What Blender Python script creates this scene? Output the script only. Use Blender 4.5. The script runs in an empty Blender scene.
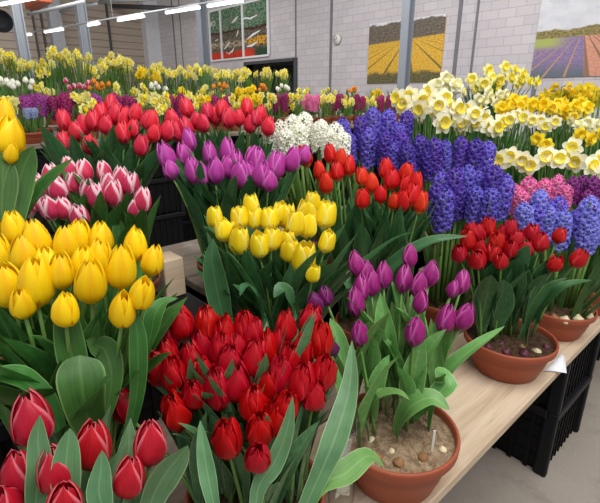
import bpy, math, random
from mathutils import Vector, Matrix, Quaternion
random.seed(7)
R = math.radians
C = bpy.context.scene.collection
sc = bpy.context.scene

# ------------------------------------------------------------------ camera, world, lights, exposure
EYE = Vector((0.0, 0.0, 1.48)); PITCH = R(18.8); YAW = R(47.5); FPX = 452.0
cam_d = bpy.data.cameras.new('camera'); cam = bpy.data.objects.new('camera', cam_d); C.objects.link(cam)
cam.location = EYE; cam.rotation_euler = (R(90) - PITCH, 0, YAW)
cam_d.sensor_width = 36; cam_d.lens = FPX / 600 * 36; cam_d.clip_start = 0.02
sc.camera = cam

world = bpy.data.worlds.new('world'); sc.world = world; world.use_nodes = True
wb = world.node_tree.nodes['Background']; wb.inputs[0].default_value = (0.93, 0.96, 1.0, 1); wb.inputs[1].default_value = 0.55

def area(name, loc, target, sx, sy, power, col=(1, 1, 1)):
    d = bpy.data.lights.new(name, 'AREA'); d.shape = 'RECTANGLE'; d.size = sx; d.size_y = sy; d.energy = power; d.color = col
    o = bpy.data.objects.new(name, d); C.objects.link(o); o.location = loc
    o.rotation_euler = (Vector(target) - Vector(loc)).to_track_quat('-Z', 'Y').to_euler(); return o
area('skylight', (0.6, 0.6, 4.6), (-1.2, 1.3, 0.8), 3.2, 3.2, 165, (1.0, 0.99, 0.96))
area('skylight_far', (-4.5, 4.0, 4.7), (-4.5, 4.0, 0), 5, 3, 170, (1.0, 0.99, 0.97))
area('skylight_wall', (-5.0, 5.6, 4.7), (-5.5, 8.3, 1.6), 9, 1.5, 115, (1.0, 0.98, 1.0))
area('fill_left', (-12.0, 4.0, 4.9), (-15.5, 6.0, 1.5), 5, 4, 230, (1.0, 0.98, 0.95))  # fill light added to brighten the left cladding, no real opening there
area('fill_aisle', (2.2, 2.2, 4.6), (1.0, 2.6, 0), 2.5, 4, 45, (1.0, 0.98, 0.95))  # unseen fill light, added to lift the aisle floor
sc.view_settings.view_transform = 'Standard'; sc.view_settings.look = 'None'
sc.view_settings.exposure = 0.08; sc.view_settings.gamma = 1.0; sc.view_settings.use_curve_mapping = False

def ray(px, py):
    x = (px - 300) / FPX; y = -(py - 251.5) / FPX
    v = Vector((x, math.cos(PITCH) + y * math.sin(PITCH), -math.sin(PITCH) + y * math.cos(PITCH)))
    c, s = math.cos(YAW), math.sin(YAW)
    return Vector((v.x * c - v.y * s, v.x * s + v.y * c, v.z))
def at(px, py, d): return EYE + ray(px, py) * d
def atz(px, py, z):
    r = ray(px, py); return EYE + r * ((z - EYE.z) / r.z)
def aty(px, py, Y):
    r = ray(px, py); return EYE + r * (Y / r.y)

# ------------------------------------------------------------------ materials
def lin(c):
    if isinstance(c, str):
        c = [int(c[i:i + 2], 16) for i in (0, 2, 4)]
    return tuple(((v / 255) / 12.92 if v / 255 <= .04045 else ((v / 255 + .055) / 1.055) ** 2.4) for v in c) + (1,)
class NT:
    def __init__(s, name):
        s.m = bpy.data.materials.new(name); s.m.use_nodes = True; s.t = s.m.node_tree; s.t.nodes.clear()
        s.out = s.n('ShaderNodeOutputMaterial')
    def n(s, k, **kw):
        o = s.t.nodes.new(k)
        for a, b in kw.items(): setattr(o, a, b)
        return o
    def l(s, a, b): s.t.links.new(a, b)
    def val(s, x, sock):
        if hasattr(x, 'is_output') or isinstance(x, bpy.types.NodeSocket): s.l(x, sock)
        else: sock.default_value = x
    def math(s, op, a, b=0.0, c=0.0, clamp=False):
        o = s.n('ShaderNodeMath', operation=op, use_clamp=clamp); s.val(a, o.inputs[0]); s.val(b, o.inputs[1]); s.val(c, o.inputs[2]); return o.outputs[0]
    def step(s, x, lo, hi):
        o = s.n('ShaderNodeMapRange', interpolation_type='SMOOTHSTEP'); s.val(x, o.inputs[0]); o.inputs[1].default_value = lo; o.inputs[2].default_value = hi; return o.outputs[0]
    def mix(s, f, a, b, mode='MIX'):
        o = s.n('ShaderNodeMix', data_type='RGBA', blend_type=mode); s.val(f, o.inputs[0]); s.val(a, o.inputs[6]); s.val(b, o.inputs[7]); return o.outputs[2]
    def uv(s):
        t = s.n('ShaderNodeTexCoord'); x = s.n('ShaderNodeSeparateXYZ'); s.l(t.outputs['UV'], x.inputs[0]); return t.outputs['UV'], x.outputs[0], x.outputs[1]
    def obj(s): return s.n('ShaderNodeTexCoord').outputs['Object']
    def noise(s, vec, scale, detail=3, sc3=None, rough=.55):
        if sc3:
            m = s.n('ShaderNodeMapping'); s.l(vec, m.inputs[0]); m.inputs['Scale'].default_value = sc3; vec = m.outputs[0]
        o = s.n('ShaderNodeTexNoise'); s.l(vec, o.inputs['Vector']); o.inputs['Scale'].default_value = scale; o.inputs['Detail'].default_value = detail; o.inputs['Roughness'].default_value = rough
        return o.outputs['Fac']
    def bsdf(s, col, rough=.5, spec=.4, metal=0.0, bump=None, bstr=.3, bdist=.01):
        b = s.n('ShaderNodeBsdfPrincipled'); s.val(col, b.inputs['Base Color']); s.val(rough, b.inputs['Roughness']); b.inputs['Metallic'].default_value = metal
        b.inputs['Specular IOR Level'].default_value = spec
        if bump is not None:
            k = s.n('ShaderNodeBump'); k.inputs['Strength'].default_value = bstr; k.inputs['Distance'].default_value = bdist; s.l(bump, k.inputs['Height']); s.l(k.outputs[0], b.inputs['Normal'])
        return b
    def end(s, b): s.l(b.outputs[0], s.out.inputs[0]); return s.m
    def end_trans(s, b, col, f):
        t = s.n('ShaderNodeBsdfTranslucent'); s.val(col, t.inputs[0]); m = s.n('ShaderNodeMixShader'); m.inputs[0].default_value = f
        s.l(b.outputs[0], m.inputs[1]); s.l(t.outputs[0], m.inputs[2]); s.l(m.outputs[0], s.out.inputs[0]); return s.m

def plain(name, col, rough=.5, spec=.4, metal=0.0, var=.12, scale=8, bstr=0.0):
    t = NT(name); nz = t.noise(t.obj(), scale, 4); c = lin(col)
    lo = tuple(v * (1 - var) for v in c[:3]) + (1,); hi = tuple(min(1, v * (1 + var)) for v in c[:3]) + (1,)
    return t.end(t.bsdf(t.mix(nz, lo, hi), rough, spec, metal, nz if bstr else None, bstr))
def petal(name, base, edge=None, flame=None, e0=.6, tip=0.0, foot=None, var=.16, hue=.004, trans=.24, dark=None, rough=.42):
    t = NT(name); uv, u, v = t.uv()
    d = t.math('MULTIPLY', t.math('ABSOLUTE', t.math('SUBTRACT', u, .5)), 2.0)
    st = t.noise(uv, 1.0, 4, (26, 1.6, 1)); bl = t.noise(uv, 3.0, 2)
    col = lin(base)
    if dark: col = t.mix(t.step(t.math('ADD', st, t.math('MULTIPLY', bl, .3)), .45, .85), lin(base), lin(dark))
    if flame: col = t.mix(t.math('MULTIPLY', t.step(d, .42, .05), t.step(st, .3, .6)), col, lin(flame))
    if edge:
        w = t.math('ADD', t.math('ADD', d, t.math('MULTIPLY', t.math('POWER', v, 3.0), tip)), t.math('MULTIPLY', t.math('SUBTRACT', st, .5), .5))
        col = t.mix(t.step(w, e0, 1.05), col, lin(edge))
    if foot: col = t.mix(t.step(v, .22, .0), col, lin(foot))
    oi = t.n('ShaderNodeObjectInfo'); h = t.n('ShaderNodeHueSaturation'); t.l(col, h.inputs['Color']) if not isinstance(col, tuple) else t.val(col, h.inputs['Color'])
    t.l(t.math('ADD', t.math('MULTIPLY', oi.outputs['Random'], 2 * hue), .5 - hue), h.inputs['Hue'])
    t.l(t.math('ADD', t.math('MULTIPLY', st, var * 2), t.math('ADD', t.math('MULTIPLY', oi.outputs['Random'], .16), .92 - var)), h.inputs['Value'])
    b = t.bsdf(h.outputs[0], rough, .35, bump=st, bstr=.25, bdist=.002)
    return t.end_trans(b, h.outputs[0], trans)
def leafm(name, col, edge, dark, trans=.22, rough=.4, spec=.45):
    t = NT(name); uv, u, v = t.uv()
    d = t.math('MULTIPLY', t.math('ABSOLUTE', t.math('SUBTRACT', u, .5)), 2.0)
    st = t.noise(uv, 1.0, 3, (38, 1.2, 1)); bl = t.noise(t.obj(), 22, 2)
    c = t.mix(t.step(t.math('ADD', t.math('MULTIPLY', st, .6), t.math('MULTIPLY', bl, .5)), .35, .75), lin(dark), lin(col))
    c = t.mix(t.math('MULTIPLY', t.step(d, .13, .0), .25), c, lin(edge))
    c = t.mix(t.math('MULTIPLY', t.step(d, .88, 1.0), .8), c, lin(edge))
    oi = t.n('ShaderNodeObjectInfo'); h = t.n('ShaderNodeHueSaturation'); t.l(c, h.inputs['Color'])
    t.l(t.math('ADD', t.math('MULTIPLY', oi.outputs['Random'], .3), .84), h.inputs['Value'])
    t.l(t.math('ADD', t.math('MULTIPLY', oi.outputs['Random'], .03), .485), h.inputs['Hue'])
    b = t.bsdf(h.outputs[0], rough, spec, bump=st, bstr=.2, bdist=.002)
    return t.end_trans(b, t.mix(.5, h.outputs[0], lin('9fc040'), 'MULTIPLY'), trans)

M = {}
# petals
M['yellow'] = petal('petal_golden', 'fedc10', None, 'f9c008', dark='fbd20c', foot='d8c830', var=.1)
M['lemon'] = petal('petal_lemon', 'fbe21f', 'fdf07a', 'f4cf10', e0=.7, tip=.2, var=.1, foot='f5ee9a')
M['redpale'] = petal('petal_red_pale_edge', 'cc1a2e', 'e07078', None, e0=.85, tip=.45, dark='a81026')
M['deepred'] = petal('petal_deep_red', 'd20c20', 'e2303c', None, e0=.85, dark='a00618', var=.2, rough=.36)
M['purple'] = petal('petal_purple', 'ba2e88', 'cc60ac', None, e0=.7, tip=.2, dark='7c1563', var=.15)
M['darkpurple'] = petal('petal_dark_purple', '741b60', '9a3a88', None, e0=.7, dark='551046')
M['lilac'] = petal('petal_lilac', 'd04cb2', 'dc7cc8', None, e0=.72, tip=.2, dark='b03492')
M['pinkwhite'] = petal('petal_pink_white', 'e4466e', 'f8d0d8', None, e0=.72, tip=1.0, dark='c42850', foot='f3e6e0')
M['coral'] = petal('petal_coral', 'ee3350', 'f4607a', None, e0=.7, tip=.2, dark='d51c30')
M['scarlet'] = petal('petal_scarlet', 'ea2a18', 'f4553a', None, e0=.75, dark='c91410', foot='e8b060')
M['red'] = petal('petal_red', 'cc121e', 'e03c40', None, e0=.75, dark='a00816')
M['blue'] = petal('floret_violet_blue', '6c58d0', 'a096f0', None, e0=.5, dark='4e3aae', var=.15, trans=.2)
M['violet'] = petal('floret_deep_violet', '5a3aae', '8468d2', None, e0=.5, dark='402290', var=.15, trans=.2)
M['skyblue'] = petal('floret_light_blue', '8684e4', 'b6baf6', None, e0=.5, dark='625cd0', trans=.2)
M['white'] = petal('floret_white', 'fffdf0', 'ffffff', None, dark='f2f0da', var=.06)
M['pink'] = petal('floret_pink', 'f47cb8', 'fab8d8', None, dark='e65aa2')
M['plum'] = petal('floret_plum', '8a2684', 'ac50a6', None, dark='6a1868')
M['magenta'] = petal('floret_magenta', 'b0186c', 'd0509a', None, dark='8c0e54')
M['orchid'] = petal('floret_orchid', 'b63ca4', 'd274c4', None, dark='942684')
M['orange'] = petal('petal_orange', 'f49a24', 'f7c040', None, dark='e87a18')
M['dwhite'] = petal('daffodil_white', 'f9f5d8', 'fdfaea', None, var=.06, foot='f0ec9a')
M['dcream'] = petal('daffodil_cream', 'f6f09a', 'fbf8c8', None, var=.07)
M['dyellow'] = petal('daffodil_yellow', 'f9e030', 'fcea58', None, var=.08)
M['dcuppale'] = petal('daffodil_pale_cup', 'fae640', 'f8da30', None, var=.08)
M['dcup'] = petal('daffodil_cup', 'fddc1c', 'fcd20c', None, var=.1)
M['muscari'] = petal('muscari_blue', 'a8b4d8', 'd8def0', None, dark='8494c4')
# leaves
M['leafA'] = leafm('leaf_dark_green', '4c8038', '86a866', '35622c')
M['leafB'] = leafm('leaf_grey_green', '6a9466', 'a8c092', '4e774c', rough=.5)
M['leafD'] = leafm('leaf_fresh_green', '7cab60', 'b6cf90', '5e9049')
M['leafG'] = leafm('leaf_deep_green', '48794a', '7e9f68', '325c36')
M['leafS'] = leafm('leaf_strap_green', '467436', '7fa058', '305a26')
M['leafF'] = leafm('leaf_far_green', '6a9444', 'a0c070', '4a7434')
M['stem'] = leafm('stem_green', '7da052', 'a2bd70', '5f8a40', trans=.1)
# pots and things
def terracotta():
    t = NT('terracotta'); o = t.obj(); n1 = t.noise(o, 9, 5); n2 = t.noise(o, 60, 3)
    c = t.mix(n1, lin('88402a'), lin('ab583a')); c = t.mix(t.math('MULTIPLY', t.step(n2, .62, .8), .25), c, lin('b87a5c'))
    return t.end(t.bsdf(c, .5, .35, bump=n2, bstr=.15, bdist=.003))
M['pot'] = terracotta()
M['pot_dark'] = plain('brown_plastic', '6a3826', .45, .4)
def soilm(name, a, b, c3):
    t = NT(name); o = t.obj(); n1 = t.noise(o, 60, 5); n2 = t.noise(o, 190, 3)
    c = t.mix(t.step(n1, .35, .65), lin(a), lin(b)); c = t.mix(t.step(n2, .6, .72), c, lin(c3))
    return t.end(t.bsdf(c, .95, .1, bump=n2, bstr=.9, bdist=.01))
M['soil'] = soilm('sandy_soil', '7d6650', 'a58d72', 'c4b094')
M['soil_dark'] = soilm('dark_soil', '3c2c20', '5a4636', '80684e')
M['bulb'] = plain('bulb_skin', '8a6440', .6, .3, var=.6, scale=30)
M['bulb_white'] = plain('bulb_pale', 'd8c9a4', .45, .3, var=.2, scale=30)
M['bulb_purple'] = plain('bulb_purple', '5a2a3a', .45, .3, var=.4, scale=30)
M['stick'] = plain('plant_stick_plastic', 'e6e4da', .5)
M['card'] = plain('paper', 'e8e9ee', .7, .2, var=.02)
M['steel'] = plain('steel_paint', '8a9099', .45, .4, var=.06)
M['steel_dark'] = plain('steel_dark', '4a4a4c', .5, .4, var=.1)
M['pipe'] = plain('galvanised', 'a8acae', .4, .5, .3, var=.08)
M['black'] = plain('black_plastic', '0c0c0e', .6, .2, var=.15)
M['blackrim'] = plain('black_plastic_worn', '141518', .5, .25, var=.2)
M['orange_paint'] = plain('orange_paint', 'a8502c', .5)
M['wframe'] = plain('white_frame', 'e4e4e6', .5, .3, var=.03)
M['duct'] = plain('duct_grey', '6c675f', .7, .2, var=.2, scale=1)

def woodm(name, a, b, dark, axis='Y', grain=14):
    t = NT(name); o = t.obj(); s = (grain, 1.1, grain) if axis == 'Y' else (1.1, grain, grain)
    n1 = t.noise(o, 1.6, 6, s, .65); n2 = t.noise(o, 5, 4); n3 = t.noise(o, 2.2, 5, (s[0] * 3, s[1] * 2, s[2] * 3))
    c = t.mix(t.step(n1, .3, .7), lin(a), lin(b)); c = t.mix(t.math('MULTIPLY', t.step(n3, .55, .75), .6), c, lin(dark)); c = t.mix(t.math('MULTIPLY', t.step(n2, .5, .75), .35), c, lin('d8cfc4'))
    return t.end(t.bsdf(c, .75, .2, bump=n3, bstr=.25, bdist=.004))
M['wood'] = woodm('whitewashed_board', 'b29a80', 'ccb79e', '8a725c')
M['wood2'] = woodm('grey_board', '75665a', '8c7c6d', '584a3e')
M['boxwood'] = woodm('pale_box_wood', 'c7ac8e', 'd9c4aa', 'a88c70')

# ------------------------------------------------------------------ mesh helpers
class MB:
    def __init__(s): s.v = []; s.f = []; s.uv = []; s.mi = []
    def add(s, verts, faces, uvs=None, mi=0):
        b = len(s.v); s.v += [tuple(v) for v in verts]; s.uv += uvs if uvs else [(.5, .5)] * len(verts)
        for f in faces: s.f.append(tuple(i + b for i in f)); s.mi.append(mi)
    def grid(s, rows, uvs, mi=0, close=False):
        nr, nc = len(rows), len(rows[0]); fs = []
        for i in range(nr - 1):
            for j in range(nc if close else nc - 1):
                k = (j + 1) % nc; fs.append((i * nc + j, i * nc + k, (i + 1) * nc + k, (i + 1) * nc + j))
        s.add([p for r in rows for p in r], fs, [q for r in uvs for q in r], mi)
    def tube(s, pts, rad, n=6, mi=0, cap=True):
        pts = [Vector(p) for p in pts]; rows = []; uvs = []
        if not hasattr(rad, '__len__'): rad = [rad] * len(pts)
        up = Vector((.31, .17, .93)).normalized()
        for i, p in enumerate(pts):
            t = (pts[min(i + 1, len(pts) - 1)] - pts[max(i - 1, 0)]).normalized()
            a = t.cross(up)
            if a.length < .05: a = t.cross(Vector((1, 0, 0)))
            a.normalize(); b = t.cross(a)
            rows.append([p + (a * math.cos(2 * math.pi * k / n) + b * math.sin(2 * math.pi * k / n)) * rad[i] for k in range(n)])
            uvs.append([(.3 + .05 * (k % 2), i / max(1, len(pts) - 1)) for k in range(n)])
        s.grid(rows, uvs, mi, True)
        if cap:
            b = len(s.v) - n; s.f.append(tuple(range(b, b + n))); s.mi.append(mi)
            b = len(s.v) - n * len(pts); s.f.append(tuple(range(b + n - 1, b - 1, -1))); s.mi.append(mi)
    def box(s, x0, x1, y0, y1, z0, z1, mi=0, bev=0):
        if bev:
            e = bev; L = [(x0, x1, y0, y1)]
            rings = [(z0, e), (z0 + e, 0), (z1 - e, 0), (z1, e)]; rows = []
            for z, q in rings:
                rows.append([(x0 + q, y0 + e, z), (x0 + e, y0 + q, z), (x1 - e, y0 + q, z), (x1 - q, y0 + e, z), (x1 - q, y1 - e, z), (x1 - e, y1 - q, z), (x0 + e, y1 - q, z), (x0 + q, y1 - e, z)])
            b = len(s.v); s.grid(rows, [[(.5, .5)] * 8] * 4, mi, True)
            s.f.append(tuple(range(b + 7, b - 1, -1))); s.mi.append(mi); s.f.append(tuple(range(b + 24, b + 32))); s.mi.append(mi); return
        s.add([(x0, y0, z0), (x1, y0, z0), (x1, y1, z0), (x0, y1, z0), (x0, y0, z1), (x1, y0, z1), (x1, y1, z1), (x0, y1, z1)],
              [(3, 2, 1, 0), (4, 5, 6, 7), (0, 1, 5, 4), (1, 2, 6, 5), (2, 3, 7, 6), (3, 0, 4, 7)], None, mi)
    def lathe(s, prof, n=40, mi=0, c=(0, 0, 0)):
        rows = [[(c[0] + r * math.cos(2 * math.pi * k / n), c[1] + r * math.sin(2 * math.pi * k / n), c[2] + z) for k in range(n)] for r, z in prof]
        s.grid(rows, [[(.5, .5)] * n for _ in prof], mi, True)
        for end, rev in ((0, True), (len(prof) - 1, False)):
            if prof[end][0] > 1e-5 and end == 0:
                b = len(s.v) - n * len(prof); s.f.append(tuple(range(b + n - 1, b - 1, -1))); s.mi.append(mi)
    def mesh(s, name, mats, smooth=True):
        me = bpy.data.meshes.new(name); me.from_pydata(s.v, [], s.f); me.update()
        l = me.uv_layers.new(name='UVMap')
        for lp in me.loops: l.data[lp.index].uv = s.uv[lp.vertex_index]
        for m in (mats if isinstance(mats, (list, tuple)) else [mats]): me.materials.append(m)
        for p, i in zip(me.polygons, s.mi): p.material_index = i; p.use_smooth = smooth
        return me
def link(name, me, parent=None, loc=None, rot=None, scale=None):
    o = bpy.data.objects.new(name, me); C.objects.link(o)
    if parent is not None: o.parent = parent
    if loc is not None: o.location = loc
    if rot is not None:
        o.rotation_mode = 'QUATERNION'; o.rotation_quaternion = rot
    if scale is not None: o.scale = (scale,) * 3 if not hasattr(scale, '__len__') else scale
    return o
def thing(name, label, cat, loc=(0, 0, 0), group=None, me=None, kind=None):
    o = bpy.data.objects.new(name, me); C.objects.link(o); o.location = loc
    o['label'] = label; o['category'] = cat
    if group: o['group'] = group
    if kind: o['kind'] = kind
    return o
def struct(name, mb, m, smooth=False, parent=None):
    o = bpy.data.objects.new(name, mb.mesh(name, m, smooth)); C.objects.link(o); o['kind'] = 'structure'
    if parent: o.parent = parent
    return o
UP = Vector((0, 0, 1))
def zq(v, spin=0.0):
    return Vector(v).normalized().to_track_quat('Z', 'Y') @ Quaternion((0, 0, 1), spin)

# ------------------------------------------------------------------ the setting
YW, XL = 8.3, -16.8
def floor_mat():
    t = NT('concrete_floor'); o = t.obj(); n1 = t.noise(o, .8, 5); n2 = t.noise(o, 7, 6); n3 = t.noise(o, 60, 3)
    c = t.mix(t.step(n1, .3, .7), lin('91877d'), lin('a69c91')); c = t.mix(t.math('MULTIPLY', t.step(n2, .5, .72), .5), c, lin('786f67')); c = t.mix(t.math('MULTIPLY', t.step(n3, .58, .7), .3), c, lin('b8b0a5'))
    return t.end(t.bsdf(c, .6, .3, bump=n3, bstr=.15, bdist=.004))
mb = MB(); mb.box(XL, 8, -7, YW, -.1, 0); struct('floor', mb, floor_mat())
def block_mat():
    t = NT('painted_block_wall'); g = t.n('ShaderNodeTexCoord'); mp = t.n('ShaderNodeMapping'); t.l(g.outputs['Object'], mp.inputs[0]); mp.inputs['Rotation'].default_value = (R(90), 0, 0)
    b = t.n('ShaderNodeTexBrick'); t.l(mp.outputs[0], b.inputs['Vector']); b.inputs['Scale'].default_value = 1
    b.inputs['Brick Width'].default_value = .30; b.inputs['Row Height'].default_value = .145; b.inputs['Mortar Size'].default_value = .005; b.inputs['Mortar Smooth'].default_value = .3
    b.inputs['Color1'].default_value = lin('cfc9cb'); b.inputs['Color2'].default_value = lin('c4bec1'); b.inputs['Mortar'].default_value = lin('a5a0a2')
    n = t.noise(g.outputs['Object'], 3, 4); c = t.mix(t.math('MULTIPLY', n, .25), b.outputs['Color'], lin('b4aeb2'))
    return t.end(t.bsdf(c, .7, .2, bump=b.outputs['Fac'], bstr=-.4, bdist=.01))
def panel_mat():
    t = NT('brown_horizontal_cladding'); g = t.n('ShaderNodeTexCoord'); x = t.n('ShaderNodeSeparateXYZ'); t.l(g.outputs['Object'], x.inputs[0])
    f = t.math('FRACT', t.math('DIVIDE', x.outputs[2], .22)); gap = t.math('LESS_THAN', f, .14)
    n = t.noise(g.outputs['Object'], 1.2, 4, (1, .4, 6)); c = t.mix(n, lin('a39688'), lin('bcaea1')); c = t.mix(gap, c, lin('877b70'))
    return t.end(t.bsdf(c, .7, .2))
# back wall with the loading opening cut out of it (built from four slabs in one mesh)
DX0, DX1, DZ = -11.3, -9.25, 2.36
mb = MB(); mb.box(XL, DX0, YW, YW + .2, 0, 6); mb.box(DX1, 8, YW, YW + .2, 0, 6); mb.box(DX0, DX1, YW, YW + .2, DZ, 6); struct('wall_back', mb, block_mat())
mb = MB(); mb.box(XL - .2, XL, -7, YW + .2, 0, 6); struct('wall_left', mb, panel_mat())
def ceil_mat():
    t = NT('ribbed_ceiling'); g = t.n('ShaderNodeTexCoord'); x = t.n('ShaderNodeSeparateXYZ'); t.l(g.outputs['Object'], x.inputs[0])
    f = t.math('PINGPONG', x.outputs[0], .15); c = t.mix(t.step(f, .05, .1), lin('4c4640'), lin('6a635b')); return t.end(t.bsdf(c, .7, .2))
mb = MB(); mb.box(XL, -2, 2.0, YW, 5.3, 5.4); struct('ceiling', mb, ceil_mat())
mb = MB(); mb.box(DX0 - .02, DX1 + .02, YW + .9, YW + 1.0, 0, DZ); d1 = struct('door_1', mb, plain('interior_shade', '33353a', .5, .3, var=.2, scale=2))  # slab painted dark to stand for the unlit interior behind the opening
mb = MB(); mb.box(DX0 - .02, DX1 + .02, YW - .05, YW + .9, DZ, DZ + .08); mb.box(DX1, DX1 + .1, YW - .05, YW + .9, 0, DZ + .08); mb.box(DX0 - .1, DX0, YW - .05, YW + .9, 0, DZ + .08)
struct('door_frame', mb, M['steel_dark'], parent=d1)
# vertical joints of the block wall
for i, px in enumerate((296, 331, 457, 474, 541, 182, 175)):
    X = aty(px, 45, YW).x; w = .035 if px in (331, 457, 541, 175) else .02
    mb = MB(); mb.box(X - w, X + w, YW - .015, YW, 0, 5.3); struct('trim_%d' % (i + 1), mb, plain('joint_grey_%d' % i, '77757a', .6, .3))
# white pilaster in the corner and dark door bay in the cladding
mb = MB(); mb.box(XL, XL + .35, YW - .5, YW, 0, 5.3); struct('trim_8', mb, plain('pilaster_white', 'd4d4d8', .6, .3))
mb = MB(); mb.box(XL, XL + .3, 4.75, 5.1, 0, 5.3); struct('trim_9', mb, plain('pilaster_grey', 'b0b2b8', .6, .3))
for i, (y0, y1) in enumerate(((4.32, 4.36), (4.55, 4.6), (6.6, 6.65))):
    mb = MB(); mb.box(XL, XL + .1, y0, y1, 0, 5.3); struct('trim_%d' % (10 + i), mb, M['steel_dark'])

# steel columns (H sections)
def column(px, Y, w, k, ZT=5.3):
    X = aty(px, 50, Y).x; mb = MB(); t = w * .12
    mb.box(X - w / 2, X + w / 2, Y - w / 2, Y - w / 2 + t, 0, ZT); mb.box(X - w / 2, X + w / 2, Y + w / 2 - t, Y + w / 2, 0, ZT); mb.box(X - t / 2, X + t / 2, Y - w / 2 + t, Y + w / 2 - t, 0, ZT)
    mb.box(X - w * .8, X + w * .8, Y - w * .8, Y + w * .8, 0, .02)
    return struct('steel_column', mb, M['steel'])
for k, (px, Y, w) in enumerate(((405.5, 7.0, .15), (204, 7.2, .23), (86, 4.9, .24), (23.5, 3.2, .22))): column(px, Y, w, k)

# pipes and beams under the ceiling, far left
def pipe_run(name, label, a, b, r, m, cat='pipe', group=None):
    mb = MB(); mb.tube([a, b], r, 8); return thing(name, label, cat, (0, 0, 0), group, mb.mesh(name, m, True))
pipe_run('ceiling_pipe', 'grey pipe running between the two far left steel columns', at(28, 14.5, 11.2), at(84, 1.5, 10.0), .04, M['pipe'])
for i, (a, b, r, m, nm, lb, ct) in enumerate((
    ((20, 8, 14.5), (110, 10, 15.5), .09, 'steel_dark', 'roof_beam', 'dark roof beam crossing above the left cladding', 'beam'),
    ((112, 6, 15), (190, 9, 13.5), .07, 'steel_dark', 'cable_tray', 'dark cable tray along the roof above the white pilaster', 'cable tray'),
    ((100, 2, 13), (196, -4, 11), .05, 'pipe', 'ceiling_pipe', 'thin pale pipe above the brightest strip lamp', 'pipe'),
    ((60, 11.5, 13.5), (98, 3.5, 13), .05, 'pipe', 'ceiling_pipe', 'thin pale pipe crossing behind the second steel column', 'pipe'))):
    pipe_run(nm, lb, at(*a), at(*b), r, M[m], ct)
mb = MB()
for k in range(4): mb.box(-14.9 + k * .5, -14.55 + k * .5, 4.6, 5.0, 4.55, 4.8, bev=.02)
p = at(38, 2, 11.6)
mb = MB(); mb.box(p.x - .7, p.x + .7, p.y - .15, p.y + .15, p.z - .1, p.z + .25, bev=.02); mb.tube([(p.x - .5, p.y, p.z + .2), (p.x - .5, p.y, 5.3)], .02); mb.tube([(p.x + .5, p.y, p.z + .2), (p.x + .5, p.y, 5.3)], .02)
thing('heater_unit', 'rusty orange heater unit under the roof beside the leftmost pipe', 'heater', (0, 0, 0), None, mb.mesh('heater_unit', M['orange_paint'], False))
# round black fan at the left edge
p = at(1, 21, 9.0); dirv = (EYE - p).normalized()
t = thing('ventilator', 'round black ventilator hanging at the far left edge', 'fan', p)
mb = MB(); mb.lathe([(.0, -.1), (.17, -.1), (.21, -.06), (.21, .08), (.19, .1), (.18, .06), (.05, .05), (0, .05)], 28); link('housing', mb.mesh('housing', plain('navy_black', '14161f', .5)), t, (0, 0, 0), zq(dirv))
mb = MB(); mb.tube([(0, 0, .2), (0, 0, 5.3 - p.z)], .02); link('hanger', mb.mesh('hanger', M['steel_dark']), t)

# strip lamps: one row on a hanging rail, plus one nearer lamp
em = bpy.data.materials.new('lamp_tube'); em.use_nodes = True; bb = em.node_tree.nodes['Principled BSDF']
bb.inputs['Emission Color'].default_value = (1, .98, .96, 1); bb.inputs['Emission Strength'].default_value = 3.0
ROW_A, ROW_B = Vector((-16.6, 3.78, 3.2)), Vector((-7.0, 5.80, 3.2))
def on_row(px):   # the point of the rail seen at that column
    best = min((abs(px - proj_x(ROW_A.lerp(ROW_B, i / 400))), i) for i in range(401)); return ROW_A.lerp(ROW_B, best[1] / 400)
def proj_x(p):
    v = Vector(p) - EYE; c, s = math.cos(YAW), math.sin(YAW); a = Vector((v.x * c + v.y * s, -v.x * s + v.y * c, v.z))
    return 300 + FPX * a.x / (a.y * math.cos(PITCH) - a.z * math.sin(PITCH))
mb = MB(); mb.tube([ROW_A + Vector((0, 0, .06)), ROW_B + Vector((0, 0, .06))], .022, 6)
for k in range(5):
    q = ROW_A.lerp(ROW_B, k / 4); mb.tube([q + Vector((0, 0, .06)), Vector((q.x, q.y, 5.3))], .008, 5)
thing('lamp_rail', 'thin metal rail carrying the sloping row of strip lamps', 'rail', (0, 0, 0), None, mb.mesh('lamp_rail', M['pipe']))
def strip_lamp(a, b, label, group):
    a, b = Vector(a), Vector(b); t = thing('strip_lamp', label, 'lamp', a, group)
    mb = MB(); mb.tube([(0, 0, 0), b - a], .03, 8); link('tube', mb.mesh('tube', em), t)
    mb = MB(); mb.tube([(0, 0, .05), (b - a) + Vector((0, 0, .05))], .035, 4); link('housing', mb.mesh('housing', M['wframe']), t)
for px0, px1, lb in ((14, 31, 'farthest and leftmost lit strip lamp on the rail'), (45, 63, 'lit strip lamp crossing the leftmost steel column'), (88, 99, 'short lit strip lamp just right of the second steel column'), (118, 144, 'lit strip lamp on the rail before the brown cladding'), (166, 199, 'long bright strip lamp left of the steel column by the picture window'), (208, 243, 'bright strip lamp above the swan picture window')):
    strip_lamp(on_row(px0), on_row(px1), lb, 'strip lamps on the rail')
strip_lamp(at(1, 4.5, 8.7), at(36, -2, 8.2), 'near bright strip lamp at the upper left corner', None)

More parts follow.
